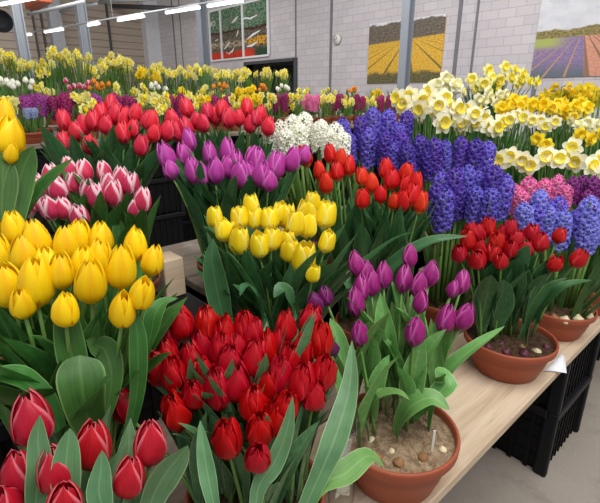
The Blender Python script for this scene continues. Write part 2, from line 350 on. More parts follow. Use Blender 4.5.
# three-panel picture window
def garden_print():
    t = NT('garden_print'); uv, u, v = t.uv(); n = t.noise(uv, 7, 5, (1.6, 1, 1)); n2 = t.noise(uv, 22, 4, (1.6, 1, 1)); vv = t.math('ADD', v, t.math('MULTIPLY', t.math('SUBTRACT', n, .5), .16))
    trees = t.mix(t.step(n2, .4, .62), lin('3a5c48'), lin('7d9878')); trees = t.mix(t.step(n, .55, .68), trees, lin('8a8478'))
    c = t.mix(t.step(vv, .5, .56), t.mix(t.step(n2, .42, .6), lin('7a6a5e'), lin('3c4a38')), trees)
    c = t.mix(t.math('MULTIPLY', t.step(vv, .5, .53), t.step(vv, .58, .55)), c, lin('4a2c28'))
    warm = t.mix(t.step(t.math('ADD', u, t.math('MULTIPLY', n, .4)), .75, .95), lin('b49a84'), lin('e0a030'))
    c = t.mix(t.math('MULTIPLY', t.step(vv, .2, .24), t.step(vv, .38, .33)), c, t.mix(t.step(n2, .45, .6), warm, lin('3a5240')))
    red = t.mix(t.step(n2, .42, .58), lin('b8321e'), lin('d8402a')); red = t.mix(t.step(u, .72, .82), red, lin('2c4a34'))
    c = t.mix(t.step(vv, .17, .12), c, red)
    return t.end(t.bsdf(c, .3, .4))
X0, X1, Z0, Z1 = -13.1, -10.25, 2.58, 3.9
mb = MB(); mb.add([(X0, YW - .03, Z0), (X1, YW - .03, Z0), (X1, YW - .03, Z1), (X0, YW - .03, Z1)], [(0, 1, 2, 3)], [(0, 0), (1, 0), (1, 1), (0, 1)])
w1 = struct('window_1', mb, garden_print()); w1['label'] = 'three-panel picture window with white swans over a tulip garden'
mb = MB()
for X in (X0, X0 + .62, X0 + 1.72, X1): mb.box(X - .035, X + .035, YW - .06, YW - .02, Z0, Z1)
mb.box(X0, X1, YW - .06, YW - .02, Z0 - .05, Z0); mb.box(X0, X1, YW - .06, YW - .02, Z1, Z1 + .05)
struct('window_frame', mb, M['wframe'], parent=w1)
for pts in (((.42, .70), (.48, .745), (.53, .80)), ((.60, .72), (.66, .74), (.73, .71), (.84, .75)), ((.60, .63), (.63, .65)), ((.49, .42), (.52, .50), (.53, .54)), ((.26, .20), (.33, .28), (.38, .33)), ((.35, .10), (.41, .14), (.45, .22)), ((.68, .34), (.76, .40), (.88, .46)), ((.66, .19), (.74, .20), (.84, .26)), ((.36, .08), (.30, .13)), ((.97, .5), (.985, .53)), ((.10, .40), (.16, .42)), ((.08, .31), (.11, .33))):
    mb = MB(); P3 = [Vector((X0 + u * (X1 - X0), YW - .045, Z0 + v * (Z1 - Z0))) for u, v in pts]; n = len(P3)
    rows = []; 
    for i, q in enumerate(P3):
        w = .032 * (1 - abs(2 * i / (n - 1) - 1) * .6); rows.append([q + Vector((w * .3, 0, -w)), q + Vector((0, -.006, 0)), q + Vector((-w * .3, 0, w))])
    mb.grid(rows, [[(.5, .5)] * 3] * n); o = link('bird_figure', mb.mesh('bird_figure', M['wframe']), w1); o['kind'] = 'structure'
fc = bpy.data.curves.new('lettering', 'FONT'); fc.body = 'RO'; fc.size = .2; fc.extrude = .004; fc.materials.append(M['wframe'])
fo = bpy.data.objects.new('lettering', fc); C.objects.link(fo); fo.parent = w1; fo.rotation_euler = (R(90), 0, 0); fo.location = (X0 + .06, YW - .045, Z0 + .98 * .95); fo['kind'] = 'structure'

# field posters
def poster_yellow():
    t = NT('yellow_field_print'); uv, u, v = t.uv(); n = t.noise(uv, 9, 5); n2 = t.noise(uv, 40, 3)
    hz = t.math('ADD', .66, t.math('MULTIPLY', u, .06)); k = t.math('SUBTRACT', t.math('ADD', hz, .05), v)
    x = t.math('DIVIDE', t.math('SUBTRACT', u, .55), k); f = t.math('ABSOLUTE', t.math('SUBTRACT', t.math('FRACT', t.math('ADD', t.math('MULTIPLY', x, 1.5), .3)), .5))
    fld = t.mix(t.step(n2, .35, .65), lin('cf9c30'), lin('e6bc4e')); fld = t.mix(t.step(f, .07, .03), fld, lin('7a6a38'))
    bush = t.mix(t.step(n2, .4, .6), lin('50543a'), lin('7a6e48'))
    c = t.mix(t.step(t.math('ADD', v, t.math('MULTIPLY', n, .18)), .3, .22), fld, bush)
    trees = t.mix(t.step(n2, .4, .62), lin('5c524a'), lin('7c7262')); c = t.mix(t.step(t.math('SUBTRACT', v, hz), -.01, .01), c, trees)
    c = t.mix(t.step(t.math('ADD', v, t.math('MULTIPLY', n, .22)), 1.06, 1.1), c, lin('dcdce0'))
    return t.end(t.bsdf(c, .4, .3))
def poster_purple():
    t = NT('lilac_field_print'); uv, u, v = t.uv(); v = t.math('ADD', v, .07); n = t.noise(uv, 6, 5); n2 = t.noise(uv, 45, 3)
    k = t.math('SUBTRACT', .66, v); x = t.math('DIVIDE', t.math('SUBTRACT', u, .34), k)
    f = t.math('ABSOLUTE', t.math('SUBTRACT', t.math('FRACT', t.math('MULTIPLY', x, 3.6)), .5))
    lil = t.mix(t.step(n2, .3, .7), lin('7f6c92'), lin('9785a8')); lil = t.mix(t.step(v, .32, .08), lil, lin('68707a')); lil = t.mix(t.step(f, .08, .03), lil, lin('c0956c'))
    sal = t.mix(t.step(n2, .3, .7), lin('c88870'), lin('d8a088')); sal = t.mix(t.step(f, .16, .07), sal, lin('94705a'))
    c = t.mix(t.step(x, .09, .12), lil, sal); c = t.mix(t.math('MULTIPLY', t.step(u, .28, .1), t.step(v, .40, .5)), c, lin('a8b060'))
    c = t.mix(t.step(v, .555, .57), c, t.mix(t.step(n2, .4, .6), lin('6a6a40'), lin('a08a58')))
    sky = t.mix(t.step(n, .4, .7), lin('d4d4d8'), lin('c2c4ca'))
    top = t.math('ADD', v, t.math('MULTIPLY', t.math('SUBTRACT', n, .5), .12)); c = t.mix(t.step(top, .65, .67), c, sky)
    return t.end(t.bsdf(c, .4, .3))
def poster(name, label, X0, X1, Z0, Z1, m):
    mb = MB(); mb.box(X0, X1, YW - .018, YW - .003, Z0, Z1)
    y = YW - .0185; mb.add([(X0, y, Z0), (X1, y, Z0), (X1, y, Z1), (X0, y, Z1)], [(0, 1, 2, 3)], [(0, 0), (1, 0), (1, 1), (0, 1)])
    return thing(name, label, 'poster', (0, 0, 0), None, mb.mesh(name, m, False))
poster('field_poster', 'poster of a yellow flower field hanging behind the steel column', -6.85, -5.04, 1.77, 2.95, poster_yellow())
poster('field_poster', 'poster of a lilac flower field on the right wall edge', -3.36, -1.35, 1.79, 2.97, poster_purple())
# wall clock
p = aty(338, 39, YW); t = thing('wall_clock', 'small round white clock on the block wall', 'clock', (p.x, YW, p.z))
qd = zq((0, -1, 0)); mb = MB(); mb.lathe([(.11, 0), (.115, .03), (.12, .04), (.105, .04)], 32); link('rim', mb.mesh('rim', plain('clock_rim', 'c4bfb2', .4)), t, (0, 0, 0), qd)
mb = MB(); mb.lathe([(.106, .0), (.106, .032), (0, .032)], 32); link('dial', mb.mesh('dial', plain('clock_dial', 'e6e4dc', .4, var=.02)), t, (0, 0, 0), qd)
for a, l in ((0.4, .05), (1.9, .075)):
    mb = MB(); mb.box(-.004, .004, 0, l, .035, .038); o = link('hand', mb.mesh('hand', M['steel_dark'], False), t, (0, 0, 0), qd @ Quaternion((0, 0, 1), a))

# ------------------------------------------------------------------ crates, boards
def crate_mesh():
    W, D, H = .40, .52, .30; mb = MB(); t = .012
    mb.box(-W / 2 + .02, W / 2 - .02, -D / 2 + .02, D / 2 - .02, 0.0, .02)
    for sx in (-1, 1):
        x = sx * (W / 2 - .012); mb.box(x - .004, x + .004, -D / 2 + .02, D / 2 - .02, .02, H - .03)
        for k in range(9):
            y = -D / 2 + .05 + k * (D - .1) / 8; mb.box(min(x, x + sx * .012), max(x, x + sx * .012), y - .006, y + .006, .0, H - .03)
        for z in (.06, .14, .2): mb.box(min(x, x + sx * .009), max(x, x + sx * .009), -D / 2 + .02, D / 2 - .02, z, z + .012)
    for sy in (-1, 1):
        y = sy * (D / 2 - .012); mb.box(-W / 2 + .02, W / 2 - .02, y - .004, y + .004, .02, H - .03)
        for k in range(7):
            x = -W / 2 + .05 + k * (W - .1) / 6; mb.box(x - .006, x + .006, min(y, y + sy * .012), max(y, y + sy * .012), .0, H - .03)
        for z in (.06, .14, .2): mb.box(-W / 2 + .02, W / 2 - .02, min(y, y + sy * .009), max(y, y + sy * .009), z, z + .012)
    return mb.mesh('crate_walls', M['black'], False)
def crate_rim():
    W, D, H = .40, .52, .30; mb = MB()
    for sx in (-1, 1): mb.box(sx * W / 2 - .014, sx * W / 2 + .014, -D / 2 - .014, D / 2 + .014, H - .035, H - .002, bev=.004)
    for sy in (-1, 1): mb.box(-W / 2 + .015, W / 2 - .015, sy * D / 2 - .014, sy * D / 2 + .014, H - .035, H - .002, bev=.004)
    return mb.mesh('rim', M['blackrim'], False)
def crate_post():
    H = .30; mb = MB(); mb.box(-.018, .018, -.018, .018, 0.0, H - .03, bev=.005); mb.box(-.013, .013, -.013, .013, -.004, .004); return mb.mesh('corner_post', M['blackrim'], False)
CW, CR, CP = crate_mesh(), crate_rim(), crate_post()
def crate(x, y, z, label, group, detail=True, sz=1.0):
    o = thing('plastic_crate', label, 'crate', (x, y, z), group, CW); o.scale = (1, 1, sz)
    link('rim', CR, o)
    if detail:
        for sx in (-1, 1):
            for sy in (-1, 1): link('corner_post', CP, o, (sx * .195, sy * .255, 0))
    return o
T1, T2, T3 = .65, .86, 1.10
# two crates that show under the table end, more under the boards
for z, lb in ((.306, 'black plastic crate showing below the table edge, upper one of the pair'), (0, 'black plastic crate on the concrete floor, lower one of the pair')):
    o = crate(-.685, 1.93, z, lb, 'crates under the front table', True, 1.03); o.scale = (1.36, .76, 1.03)
for x, y in ((-.72, .75), (-.72, -.3), (-.72, 3.1)):
    for k in range(2): crate(x, y, k * .306, 'black crate in shade beneath the front table boards', 'crates in the shade under the front table', False, 1.03)
def board(x0, x1, y0, y1, z, label, m='wood', group=None, th=.03):
    mb = MB(); mb.box(-(x1 - x0) / 2, (x1 - x0) / 2, -(y1 - y0) / 2, (y1 - y0) / 2, -th, 0, bev=.003)
    o = thing('wooden_board', label, 'board', ((x0 + x1) / 2, (y0 + y1) / 2, z), group, mb.mesh('wooden_board', M[m], False)); return o
board(-.70, -.363, -.7, 3.5, T1, 'pale wooden table board along the aisle under the clay bowls')
board(-1.02, -.705, -.7, 3.5, T1, 'inner table board half hidden under yellow and red tulips', 'wood2')
board(-1.40, -1.04, .722, 3.5, T2, 'raised inner board under the lilac tulip bowl', 'wood2')
board(-1.80, -1.405, .722, 3.5, T2, 'raised board under the right coral red tulips', 'wood2')
for y in (.95, 2.0, 3.1):
    for x in (-1.25, -1.62):
        for k in range(2): crate(x, y, k * .415, 'black crate in shade beneath the raised boards', 'crates in the shade under the raised boards', False, 1.38)
for x, y, lb in ((-1.21, .40, 'black crates under the pink and white tulips'), (-1.63, .40, 'black crates under the left coral red tulips'), (-1.21, -.16, 'black crates under the yellow tulips at the left edge')):
    for k in range(2): crate(x, y, k * .42, ('upper of the two ' if k else 'lower of the two ') + lb, 'crates standing alone behind the table', True, 1.395)
    mb = MB(); mb.box(-.205, .205, -.262, .262, 0, .02, bev=.004); thing('plastic_tray', 'black tray covering the ' + lb, 'tray', (x, y, T2 - .02), None, mb.mesh('plastic_tray', M['black'], False))
for y in (2.85, 3.18):
    pass
crate(-1.53, 3.12, T2, 'upturned black crate lifting the tallest pale daffodils', None, False, .78)
# stepped back display
B1, B2, B3 = 1.20, 1.27, 1.40
board(-3.85, -3.3, .1, 6.6, B1, 'weathered plank along the front of the back display', 'wood2')
board(-4.5, -3.95, .0, 6.6, B2, 'second plank of the back display behind the hyacinth row', 'wood2')
board(-5.3, -4.6, .0, 4.6, B3, 'rear left plank of the back display under the tall yellow daffodils', 'wood2')
board(-5.3, -4.6, 4.65, 9.0 - 1.2, 1.12, 'rear right plank of the back display under low pale daffodils', 'wood2')
for i, y in enumerate((.4, .95, 1.5, 2.6, 3.9, 5.2, 6.3)):
    for k in range(4): crate(-3.55, y, k * .2925, 'black crate stacked under the front plank of the back display', 'crates under the front plank of the back display', k > 1 and i < 3, .985)
for i, y in enumerate((.4, 2.2, 4.3, 6.3)):
    for k in range(4): crate(-4.2, y, k * .31, 'black crate hidden behind the front stack of the back display', 'inner crates of the back display', False, 1.04)
for i, y in enumerate((.4, 2.2, 4.2)):
    for k in range(4): crate(-4.95, y, k * .3425, 'black crate under the rear left plank of the back display', 'rear crates of the back display', False, 1.155)
for i, y in enumerate((5.0, 6.4, 7.4)):
    for k in range(4): crate(-4.95, y, k * .2725, 'black crate under the rear right plank of the back display', 'rear right crates of the back display', False, .918)

# ------------------------------------------------------------------ pots
def pot_mesh(Rr, h, m):
    mb = MB(); pr = [(.0, 0), (.66 * Rr, 0), (.70 * Rr, .004), (.78 * Rr, .3 * h), (.8 * Rr, .33 * h), (.87 * Rr, .6 * h), (.90 * Rr, .72 * h), (.93 * Rr, .78 * h), (.985 * Rr, .80 * h), (1.0 * Rr, .83 * h), (1.01 * Rr, .96 * h), (Rr, h), (.965 * Rr, h), (.95 * Rr, .97 * h), (.93 * Rr, .8 * h), (.86 * Rr, .55 * h), (0, .5 * h)]
    mb.lathe(pr, 48); return mb.mesh('bowl', m)
def soil_mesh(Rr, z, m, seed):
    rnd = random.Random(seed); mb = MB(); rows = []; n = 30
    for i in range(7):
        r = Rr * i / 6; rows.append([(r * math.cos(2 * math.pi * k / n), r * math.sin(2 * math.pi * k / n), z + .012 * (1 - (i / 6) ** 2) + (rnd.uniform(-.004, .004) if 0 < i < 6 else 0)) for k in range(n)])
    mb.grid(rows, [[(.5, .5)] * n] * 7, 0, True); return mb.mesh('soil', m)
POTS = {}
def pot(name, label, cat, x, y, z, Rr=.13, h=.105, group=None, m='pot', soil='soil_dark'):
    t = thing(name, label, cat, (x, y, z), group); key = (round(Rr, 3), round(h, 3), m, soil)
    if key not in POTS: POTS[key] = (pot_mesh(Rr, h, M[m]), soil_mesh(Rr * .945, h * .86, M[soil], len(POTS)))
    link('bowl', POTS[key][0], t); link('soil', POTS[key][1], t)
    t_info[t.name] = (Rr, h * .86 + .008); return t
t_info = {}

# ------------------------------------------------------------------ leaves
def leaf_path(mb, pts, W, hint, fold=.5, twist=0.0, ripple=0.0, nb=.35, wide=.42, n=13, nu=5, seed=0, mi=0):
    """A blade along a smooth path; hint is the direction its upper face turns to."""
    rnd = random.Random(seed); P = [Vector(p) for p in pts]
    def cat(s):
        k = s * (len(P) - 1); i = min(int(k), len(P) - 2); f = k - i
        p0 = P[i - 1] if i else P[i] * 2 - P[i + 1]; p1, p2 = P[i], P[i + 1]; p3 = P[i + 2] if i + 2 < len(P) else P[i + 1] * 2 - P[i]
        return .5 * ((2 * p1) + (p2 - p0) * f + (2 * p0 - 5 * p1 + 4 * p2 - p3) * f * f + (3 * p1 - p0 - 3 * p2 + p3) * f ** 3)
    ph = rnd.uniform(0, 6.28); rows = []; uvs = []
    for i in range(n):
        s = i / (n - 1); c = cat(s); t = (cat(min(1, s + .02)) - cat(max(0, s - .02))).normalized()
        h = Vector(hint); nrm = (h - t * h.dot(t))
        if nrm.length < 1e-3: nrm = t.orthogonal()
        nrm.normalize(); side = t.cross(nrm)
        q = Quaternion(t, twist * s); nrm = q @ nrm; side = q @ side
        w = W * .5 * (nb + (1 - nb) * min(1, s / wide) ** .8 if s < wide else (max(0.0, 1 - ((s - wide) / (1 - wide)) ** 2.0)) ** .85)
        row = []; uu = []
        for j in range(nu):
            u = -1 + 2 * j / (nu - 1); a = fold * (1 - .45 * s)
            row.append(c + side * (u * w * math.cos(a * abs(u))) + nrm * (w * math.sin(a) * abs(u) ** 1.4 + ripple * w * abs(u) ** 2 * math.sin(s * 9 + ph + (2 if u > 0 else 0))))
            uu.append((.5 + .5 * u, s))
        rows.append(row); uvs.append(uu)
    mb.grid(rows, uvs, mi)
def leaf_std(L, W, lean, curl, fold, twist, ripple, seed, m, pw=1.7):
    pts = []; p = Vector((0.004, 0, 0)); N = 8
    for i in range(N + 1):
        pts.append(p.copy()); th = lean + curl * (i / N) ** pw; p += Vector((math.sin(th), 0, math.cos(th))) * L / N
    mb = MB(); leaf_path(mb, pts, W, (-1, 0, .35), fold, twist, ripple, seed=seed); return mb.mesh('leaf', m)
def leaf_set(m, W=.05, kind='upright', seed=0):
    rnd = random.Random(seed); out = []
    for i in range(6):
        if kind == 'upright': lean, curl = rnd.uniform(.05, .25), rnd.uniform(.15, .8)
        elif kind == 'arching': lean, curl = rnd.uniform(.15, .4), rnd.uniform(.6, 1.5)
        else: lean, curl = rnd.uniform(.1, .3), rnd.uniform(.3, 1.9)
        out.append(leaf_std(1.0, W * rnd.uniform(.8, 1.2), lean, curl, rnd.uniform(.35, .8), rnd.uniform(-.7, .7), rnd.uniform(.0, .14), seed * 10 + i, M[m]))
    return out      # unit length, scaled per plant

# ------------------------------------------------------------------ tulip flowers
def tulip_flower(h, w, m, seed, tip=.18, pointed=.5, ruffle=0.0, npet=6, belly=.36, gape=.0):
    rnd = random.Random(seed); mb = MB(); nv, nu = 11, 7
    def prof(v):
        a = v / belly
        if v < belly: return .16 + .84 * math.sin(min(1, a) * math.pi / 2) ** .8
        b = (v - belly) / (1 - belly); return 1 - (1 - tip) * (b ** 2.2)
    for k in range(npet):
        ring = k % 2 if npet == 6 else k % 3; phi = 2 * math.pi * k / npet + rnd.uniform(-.1, .1)
        hr = h * rnd.uniform(.93, 1.02) * (1.0 if ring == 0 else .97); rr = w / 2 * (1.0 if ring == 0 else .86 - .1 * (ring == 2)); half = 1.15 if npet == 6 else .95
        flare = rnd.uniform(-.04, .07) + gape; swirl = rnd.uniform(.02, .07) * rnd.choice((-1, 1, 1)); rows = []; uvs = []; ph = rnd.uniform(0, 6)
        for i in range(nv):
            v = i / (nv - 1); wid = min(1.0, .42 + 1.5 * v) * max(0.0, 1 - v ** (5.0 - 2.4 * pointed)) ** (.5 + .25 * pointed)
            row = []; uu = []
            for j in range(nu):
                u = -1 + 2 * j / (nu - 1); a = phi + u * half * wid
                r = rr * (prof(v) + flare * v * v) * (1 + swirl * u - .05 * math.exp(-(u / .22) ** 2) * v + .04 * u * u)
                z = hr * (v * (1 - .05 * u * u))
                if ruffle:
                    e = abs(u) ** 1.5 * .6 + v ** 4 * .6; r += ruffle * rr * e * math.sin(7 * u + 11 * v + ph) ; z += ruffle * hr * .3 * e * math.sin(13 * u + ph * 2 + 5 * v)
                row.append((r * math.cos(a), r * math.sin(a), z)); uu.append((.5 + .5 * u, v))
            rows.append(row); uvs.append(uu)
        mb.grid(rows, uvs)
    return mb.mesh('flower', m)

class Cultivar:
    def __init__(s, mat, h, w, leafmat, lw=.055, kind='mixed', lf=.8, nleaf=3, n=4, seed=1, lz=0.0, **kw):
        s.lz = lz
        s.h, s.w = h, w; s.fl = [tulip_flower(h * random.uniform(.94, 1.05), w * random.uniform(.92, 1.08), M[mat], seed * 20 + i, **kw) for i in range(n)]
        s.leaves = leaf_set(leafmat, lw / .25, kind, seed); s.nleaf = nleaf; s.lf = lf
def tulip(t, cv, head, lean=.16, hs=1.0, flower=None, nleaf=None, spread=.62, curve=.5):
    """One tulip of the pot t with its flower centred at the world point head."""
    Rr, sz = t_info[t.name]; o = Vector(t.location); h = Vector(head) - o
    flat = Vector((h.x, h.y, 0)); b = flat * spread + Vector((random.uniform(-.02, .02), random.uniform(-.02, .02), 0))
    if b.length > Rr * .8: b *= Rr * .8 / b.length
    b.z = sz
    out = Vector((h.x - b.x, h.y - b.y, 0)); ax = (UP + out * 1.6 + Vector((random.uniform(-lean, lean), random.uniform(-lean, lean), 0))).normalized()
    fb = h - ax * (cv.h * hs * .5); ctrl = b.lerp(fb, .6); ctrl = Vector((b.x + (fb.x - b.x) * (1 - curve) * .8, b.y + (fb.y - b.y) * (1 - curve) * .8, b.z + (fb.z - b.z) * .62)) + Vector((random.uniform(-.01, .01), random.uniform(-.01, .01), 0))
    pts = []
    for i in range(9):
        f = i / 8; pts.append((b * (1 - f) ** 2 + ctrl * 2 * f * (1 - f) + fb * f * f) - b)
    mb = MB(); mb.tube(pts, [.0042 - .0012 * i / 8 for i in range(9)], 6); st = link('tulip', mb.mesh('stem', M['stem']), t, b)
    ax2 = ((pts[-1] - pts[-2]).normalized() * .5 + ax * .5).normalized()
    link('flower', flower or random.choice(cv.fl), st, pts[-1] - ax2 * .002, zq(ax2, random.uniform(0, 6.28)), hs)
    H = fb.z - b.z; base_a = math.atan2(flat.y, flat.x) if flat.length > .02 else random.uniform(0, 6.28)
    for k in range(cv.nleaf if nleaf is None else nleaf):
        a = base_a + random.gauss(0, .8) + k * 2.1; L = min(.46, (H + .05) * cv.lf * random.uniform(.8, 1.15)) * (1 - .07 * k)
        z0 = cv.lz * H * (.6 + .4 * k); f_ = min(.8, z0 / max(H, .05)); q_ = pts[int(f_ * 8)].lerp(pts[int(f_ * 8) + 1], f_ * 8 - int(f_ * 8))
        link('leaf', random.choice(cv.leaves), st, q_ + Vector((0, 0, .004 + (.012 * k if not cv.lz else 0))), Quaternion((0, 0, 1), a), (L, L * min(1.25, max(.75, .27 / L)), L))
    return st
def plant(t, cv, heads, d0, pyc, kd=.0022, **kw):
    for e in heads:
        px, py = e[:2]; d = d0 - kd * (py - pyc) + random.uniform(-.02, .02)
        hs = (e[2] if len(e) > 2 else 1.0) * random.uniform(.88, 1.08)
        tulip(t, cv, at(px, py, d), hs=hs, **kw)
def extra_leaf(t, pts, W, hint, m, fold=.4, twist=0.0, ripple=.05, **kw):
    mb = MB(); o = Vector(t.location); leaf_path(mb, [Vector(p) - o for p in pts], W, hint, fold, twist, ripple, n=18, nu=7, **kw)
    return link('leaf', mb.mesh('leaf', M[m]), t)
def bulbs(t, spots, mats=('bulb', 'bulb_white', 'bulb_purple')):
    Rr, sz = t_info[t.name]
    for x, y, s in spots:
        mb = MB(); mb.lathe([(.0, -.012), (.010, -.008), (.015, .0), (.014, .008), (.008, .016), (.004, .024), (.0, .028)], 14)
        link('bulb', mb.mesh('bulb', M[random.choice(mats)]), t, (x, y, sz - .006), zq((random.uniform(-.4, .4), random.uniform(-.4, .4), 1)), (s * .85, s * .85, s * .55))

cvA = Cultivar('yellow', .076, .047, 'leafA', .064, 'upright', 1.05, 4, n=6, seed=2, tip=.30, pointed=.42, belly=.34)
cvB = Cultivar('redpale', .078, .045, 'leafB', .052, 'upright', .92, 3, seed=3, tip=.22, pointed=.35, belly=.36)
cvC = Cultivar('deepred', .074, .046, 'leafB', .040, 'upright', 1.0, 4, n=6, seed=4, tip=.36, pointed=.6, ruffle=.13, npet=9)
cvD = Cultivar('purple', .070, .040, 'leafD', .056, 'upright', .66, 3, seed=5, lz=.2, tip=.16, pointed=.55, belly=.38)
cvE = Cultivar('lemon', .070, .047, 'leafG', .055, 'upright', 1.02, 4, seed=6, tip=.6, pointed=.05, belly=.32)
cvF = Cultivar('scarlet', .074, .045, 'leafG', .06, 'upright', 1.02, 4, seed=7, tip=.42, pointed=.4)
cvG = Cultivar('lilac', .086, .052, 'leafG', .055, 'upright', .98, 4, n=6, seed=8, tip=.26, pointed=.6, ruffle=.04)
cvH = Cultivar('pinkwhite', .080, .050, 'leafA', .055, 'upright', .92, 4, seed=9, tip=.34, pointed=.25, belly=.4)
cvI = Cultivar('coral', .080, .049, 'leafG', .06, 'upright', 1.0, 4, n=6, seed=10, tip=.28, pointed=.4)
cvJ = Cultivar('red', .064, .046, 'leafG', .07, 'upright', .76, 3, n=6, seed=11, lz=.16, tip=.46, pointed=.5, ruffle=.09)
cvO = cvA

# -- near bowls
tA = pot('tulip_bowl', 'tall golden yellow tulips at the left, nearest of the yellow bowls', 'potted tulips', -.82, .13, T1)
plant(tA, cvA, [(12, 226), (25, 250), (33, 238), (46, 262), (40, 281, 1.12), (7, 283, 1.05), (1, 252), (22, 301, .8), (65, 241), (81, 235), (102, 235), (63, 268, .9), (82, 262), (99, 255, .9), (90, 280), (118, 265), (133, 242, .9), (153, 257, .9), (66, 305, .9), (122, 306, .8), (142, 290, .88)], .72, 265, lean=.18)
tB = pot('tulip_bowl', 'dark red tulips with pale petal edges in the lower left corner', 'potted tulips', -.53, .085, T1)
plant(tB, cvB, [(31, 417), (18, 471, 1.05), (94, 442), (129, 474), (145, 440, .95), (55, 468, .9), (67, 500, .9), (11, 503, .9)], .58, 445, kd=.001, lean=.18)
tC = pot('tulip_bowl', 'deep red ruffled double tulips in the front centre', 'potted tulips', -.565, .40, T1, Rr=.135)
plant(tC, cvC, [(170, 335), (207, 324), (227, 333), (253, 333), (310, 318), (285, 326), (279, 343), (317, 339), (158, 367), (192, 360), (177, 371), (223, 347), (218, 386, 1.1), (181, 407, 1.1), (240, 381), (232, 360), (270, 384, 1.1), (279, 371), (302, 379), (325, 371, 1.05), (285, 403), (230, 434, 1.12), (258, 426), (260, 453, .85), (128, 401, 1.05), (253, 356), (272, 415), (183, 320), (302, 347), (205, 345), (265, 347), (290, 361), (245, 330), (207, 372), (312, 392, .9), (255, 400), (196, 392, .9), (168, 352, .9), (240, 348)], .77, 385, kd=.0014, lean=.16)
tD = pot('tulip_bowl', 'clay bowl of small purple tulips with sandy soil at the table edge', 'potted tulips', -0.469, 0.722, T1, Rr=.137, h=.13, soil='soil')
plant(tD, cvD, [(357, 262), (366, 271), (373, 281), (385, 274), (410, 255), (405, 278), (431, 272), (419, 283, .9), (461, 279), (421, 301), (358, 301), (361, 332), (445, 318), (464, 315), (416, 330), (363, 287), (453, 287, .8)], 1.02, 290, kd=.0014, lean=.16, spread=.5, nleaf=2)
cvD2 = Cultivar('darkpurple', .052, .036, 'leafD', .04, 'upright', .9, 2, seed=15, tip=.15, pointed=.7)
plant(tD, cvD2, [(327, 294), (316, 301), (333, 345, .9)], .98, 300, lean=.1, nleaf=2)
bulbs(tD, [(.06, -.07, 1.1), (.02, -.09, .9), (.085, -.02, 1), (-.02, -.06, .9), (.04, -.02, .8), (.10, .03, .8), (-.05, -.09, .9), (.0, -.03, .8), (.03, -.055, .8), (.07, .01, .8)], ('bulb', 'bulb_white', 'bulb'))
tE = pot('tulip_bowl', 'lemon yellow tulips behind the deep red ones in the middle', 'potted tulips', -.83, .665, T1)
plant(tE, cvE, [(217, 216, .85), (223, 228), (231, 231), (240, 239, 1.1), (251, 204, .85), (239, 216, .85), (255, 217), (269, 217), (287, 215), (261, 244, 1.08), (273, 237), (287, 239, .9), (290, 249), (305, 257, 1.15), (307, 224), (306, 211), (312, 201, .9), (327, 213, 1.1), (327, 240), (280, 212, .9), (314, 272, .7), (296, 222)], 1.09, 230, kd=.0014, lean=.18)
tF = pot('tulip_bowl', 'bright scarlet tulips behind the lemon yellow bowl', 'potted tulips', -.86, 1.13, T1)
plant(tF, cvF, [(305, 155), (330, 153), (320, 170), (327, 182), (337, 170), (350, 165), (362, 175), (370, 182), (363, 197), (380, 193), (385, 168), (395, 200, .9), (405, 183), (415, 182), (403, 200), (421, 201), (407, 172), (392, 178), (342, 158), (412, 193)], 1.42, 180, lean=.2)
tG = pot('tulip_bowl', 'lilac magenta tulips in a brown bowl behind the lemon yellow ones', 'potted tulips', -1.20, .81, T2, m='pot_dark')
plant(tG, cvG, [(210, 153), (217, 170), (227, 150), (235, 162), (250, 157), (248, 173), (262, 173), (275, 165), (292, 158), (202, 172), (189, 139), (185, 154), (167, 155), (172, 167), (226, 166), (258, 160), (240, 174), (195, 170), (270, 178), (303, 153, .8)], 1.40, 160, lean=.18)
tH = pot('tulip_bowl', 'pink tulips with white petal edges left of the lilac bowl', 'potted tulips', -1.30, .44, T2, m='pot_dark')
plant(tH, cvH, [(68, 168), (55, 175), (85, 170), (103, 172), (42, 185), (60, 188), (15, 208, .8), (27, 202), (35, 198), (50, 207), (63, 207), (80, 215), (88, 190), (97, 195), (115, 193), (122, 177), (132, 183), (143, 200), (133, 208, .8), (74, 182), (108, 183)], 1.28, 193, kd=.0028, lean=.16)
tI = pot('tulip_bowl', 'coral red tulips above the pink and white ones', 'potted tulips', -1.63, .53, T2)
plant(tI, cvI, [(64, 118), (63, 140), (83, 124), (90, 143), (93, 119), (106, 123), (111, 102), (125, 116), (136, 112), (140, 143), (133, 127), (147, 118), (154, 131), (150, 119), (165, 128), (116, 112), (100, 112), (75, 130), (120, 131)], 1.52, 122, lean=.18)
tK = pot('tulip_bowl', 'coral red tulips right of the other coral bowl, beside white hyacinths', 'potted tulips', -1.42, .98, T2)
plant(tK, cvI, [(186, 106), (197, 119), (185, 126), (174, 118), (215, 114), (229, 116), (247, 106), (260, 112), (267, 124), (255, 117), (207, 110), (222, 107), (240, 116), (203, 122), (178, 130), (250, 123)], 1.62, 115, lean=.2)
tJ = pot('tulip_bowl', 'clay bowl of short red tulips with bare bulbs at the aisle edge', 'potted tulips', -0.487, 1.348, T1, Rr=.137, h=.118)
plant(tJ, cvJ, [(462, 252), (468, 240), (480, 232), (490, 226), (482, 247), (497, 240), (500, 260, .9), (510, 248), (518, 238), (512, 228), (525, 247), (478, 258), (540, 240), (553, 262), (579, 257), (560, 235, .9), (505, 233), (530, 233), (495, 252), (471, 230)], 1.33, 245, lean=.2, spread=.5)
bulbs(tJ, [(.07, -.06, 1.3), (.09, -.02, 1.2), (.03, -.09, 1.2), (.05, -.03, 1.1), (.10, .03, 1.0), (-.02, -.10, 1.0), (.0, -.06, 1.1), (-.06, -.07, 1.0)])
tO = pot('tulip_bowl', 'yellow tulips at the left edge beside the black crates', 'potted tulips', -1.10, .01, T2, Rr=.11)
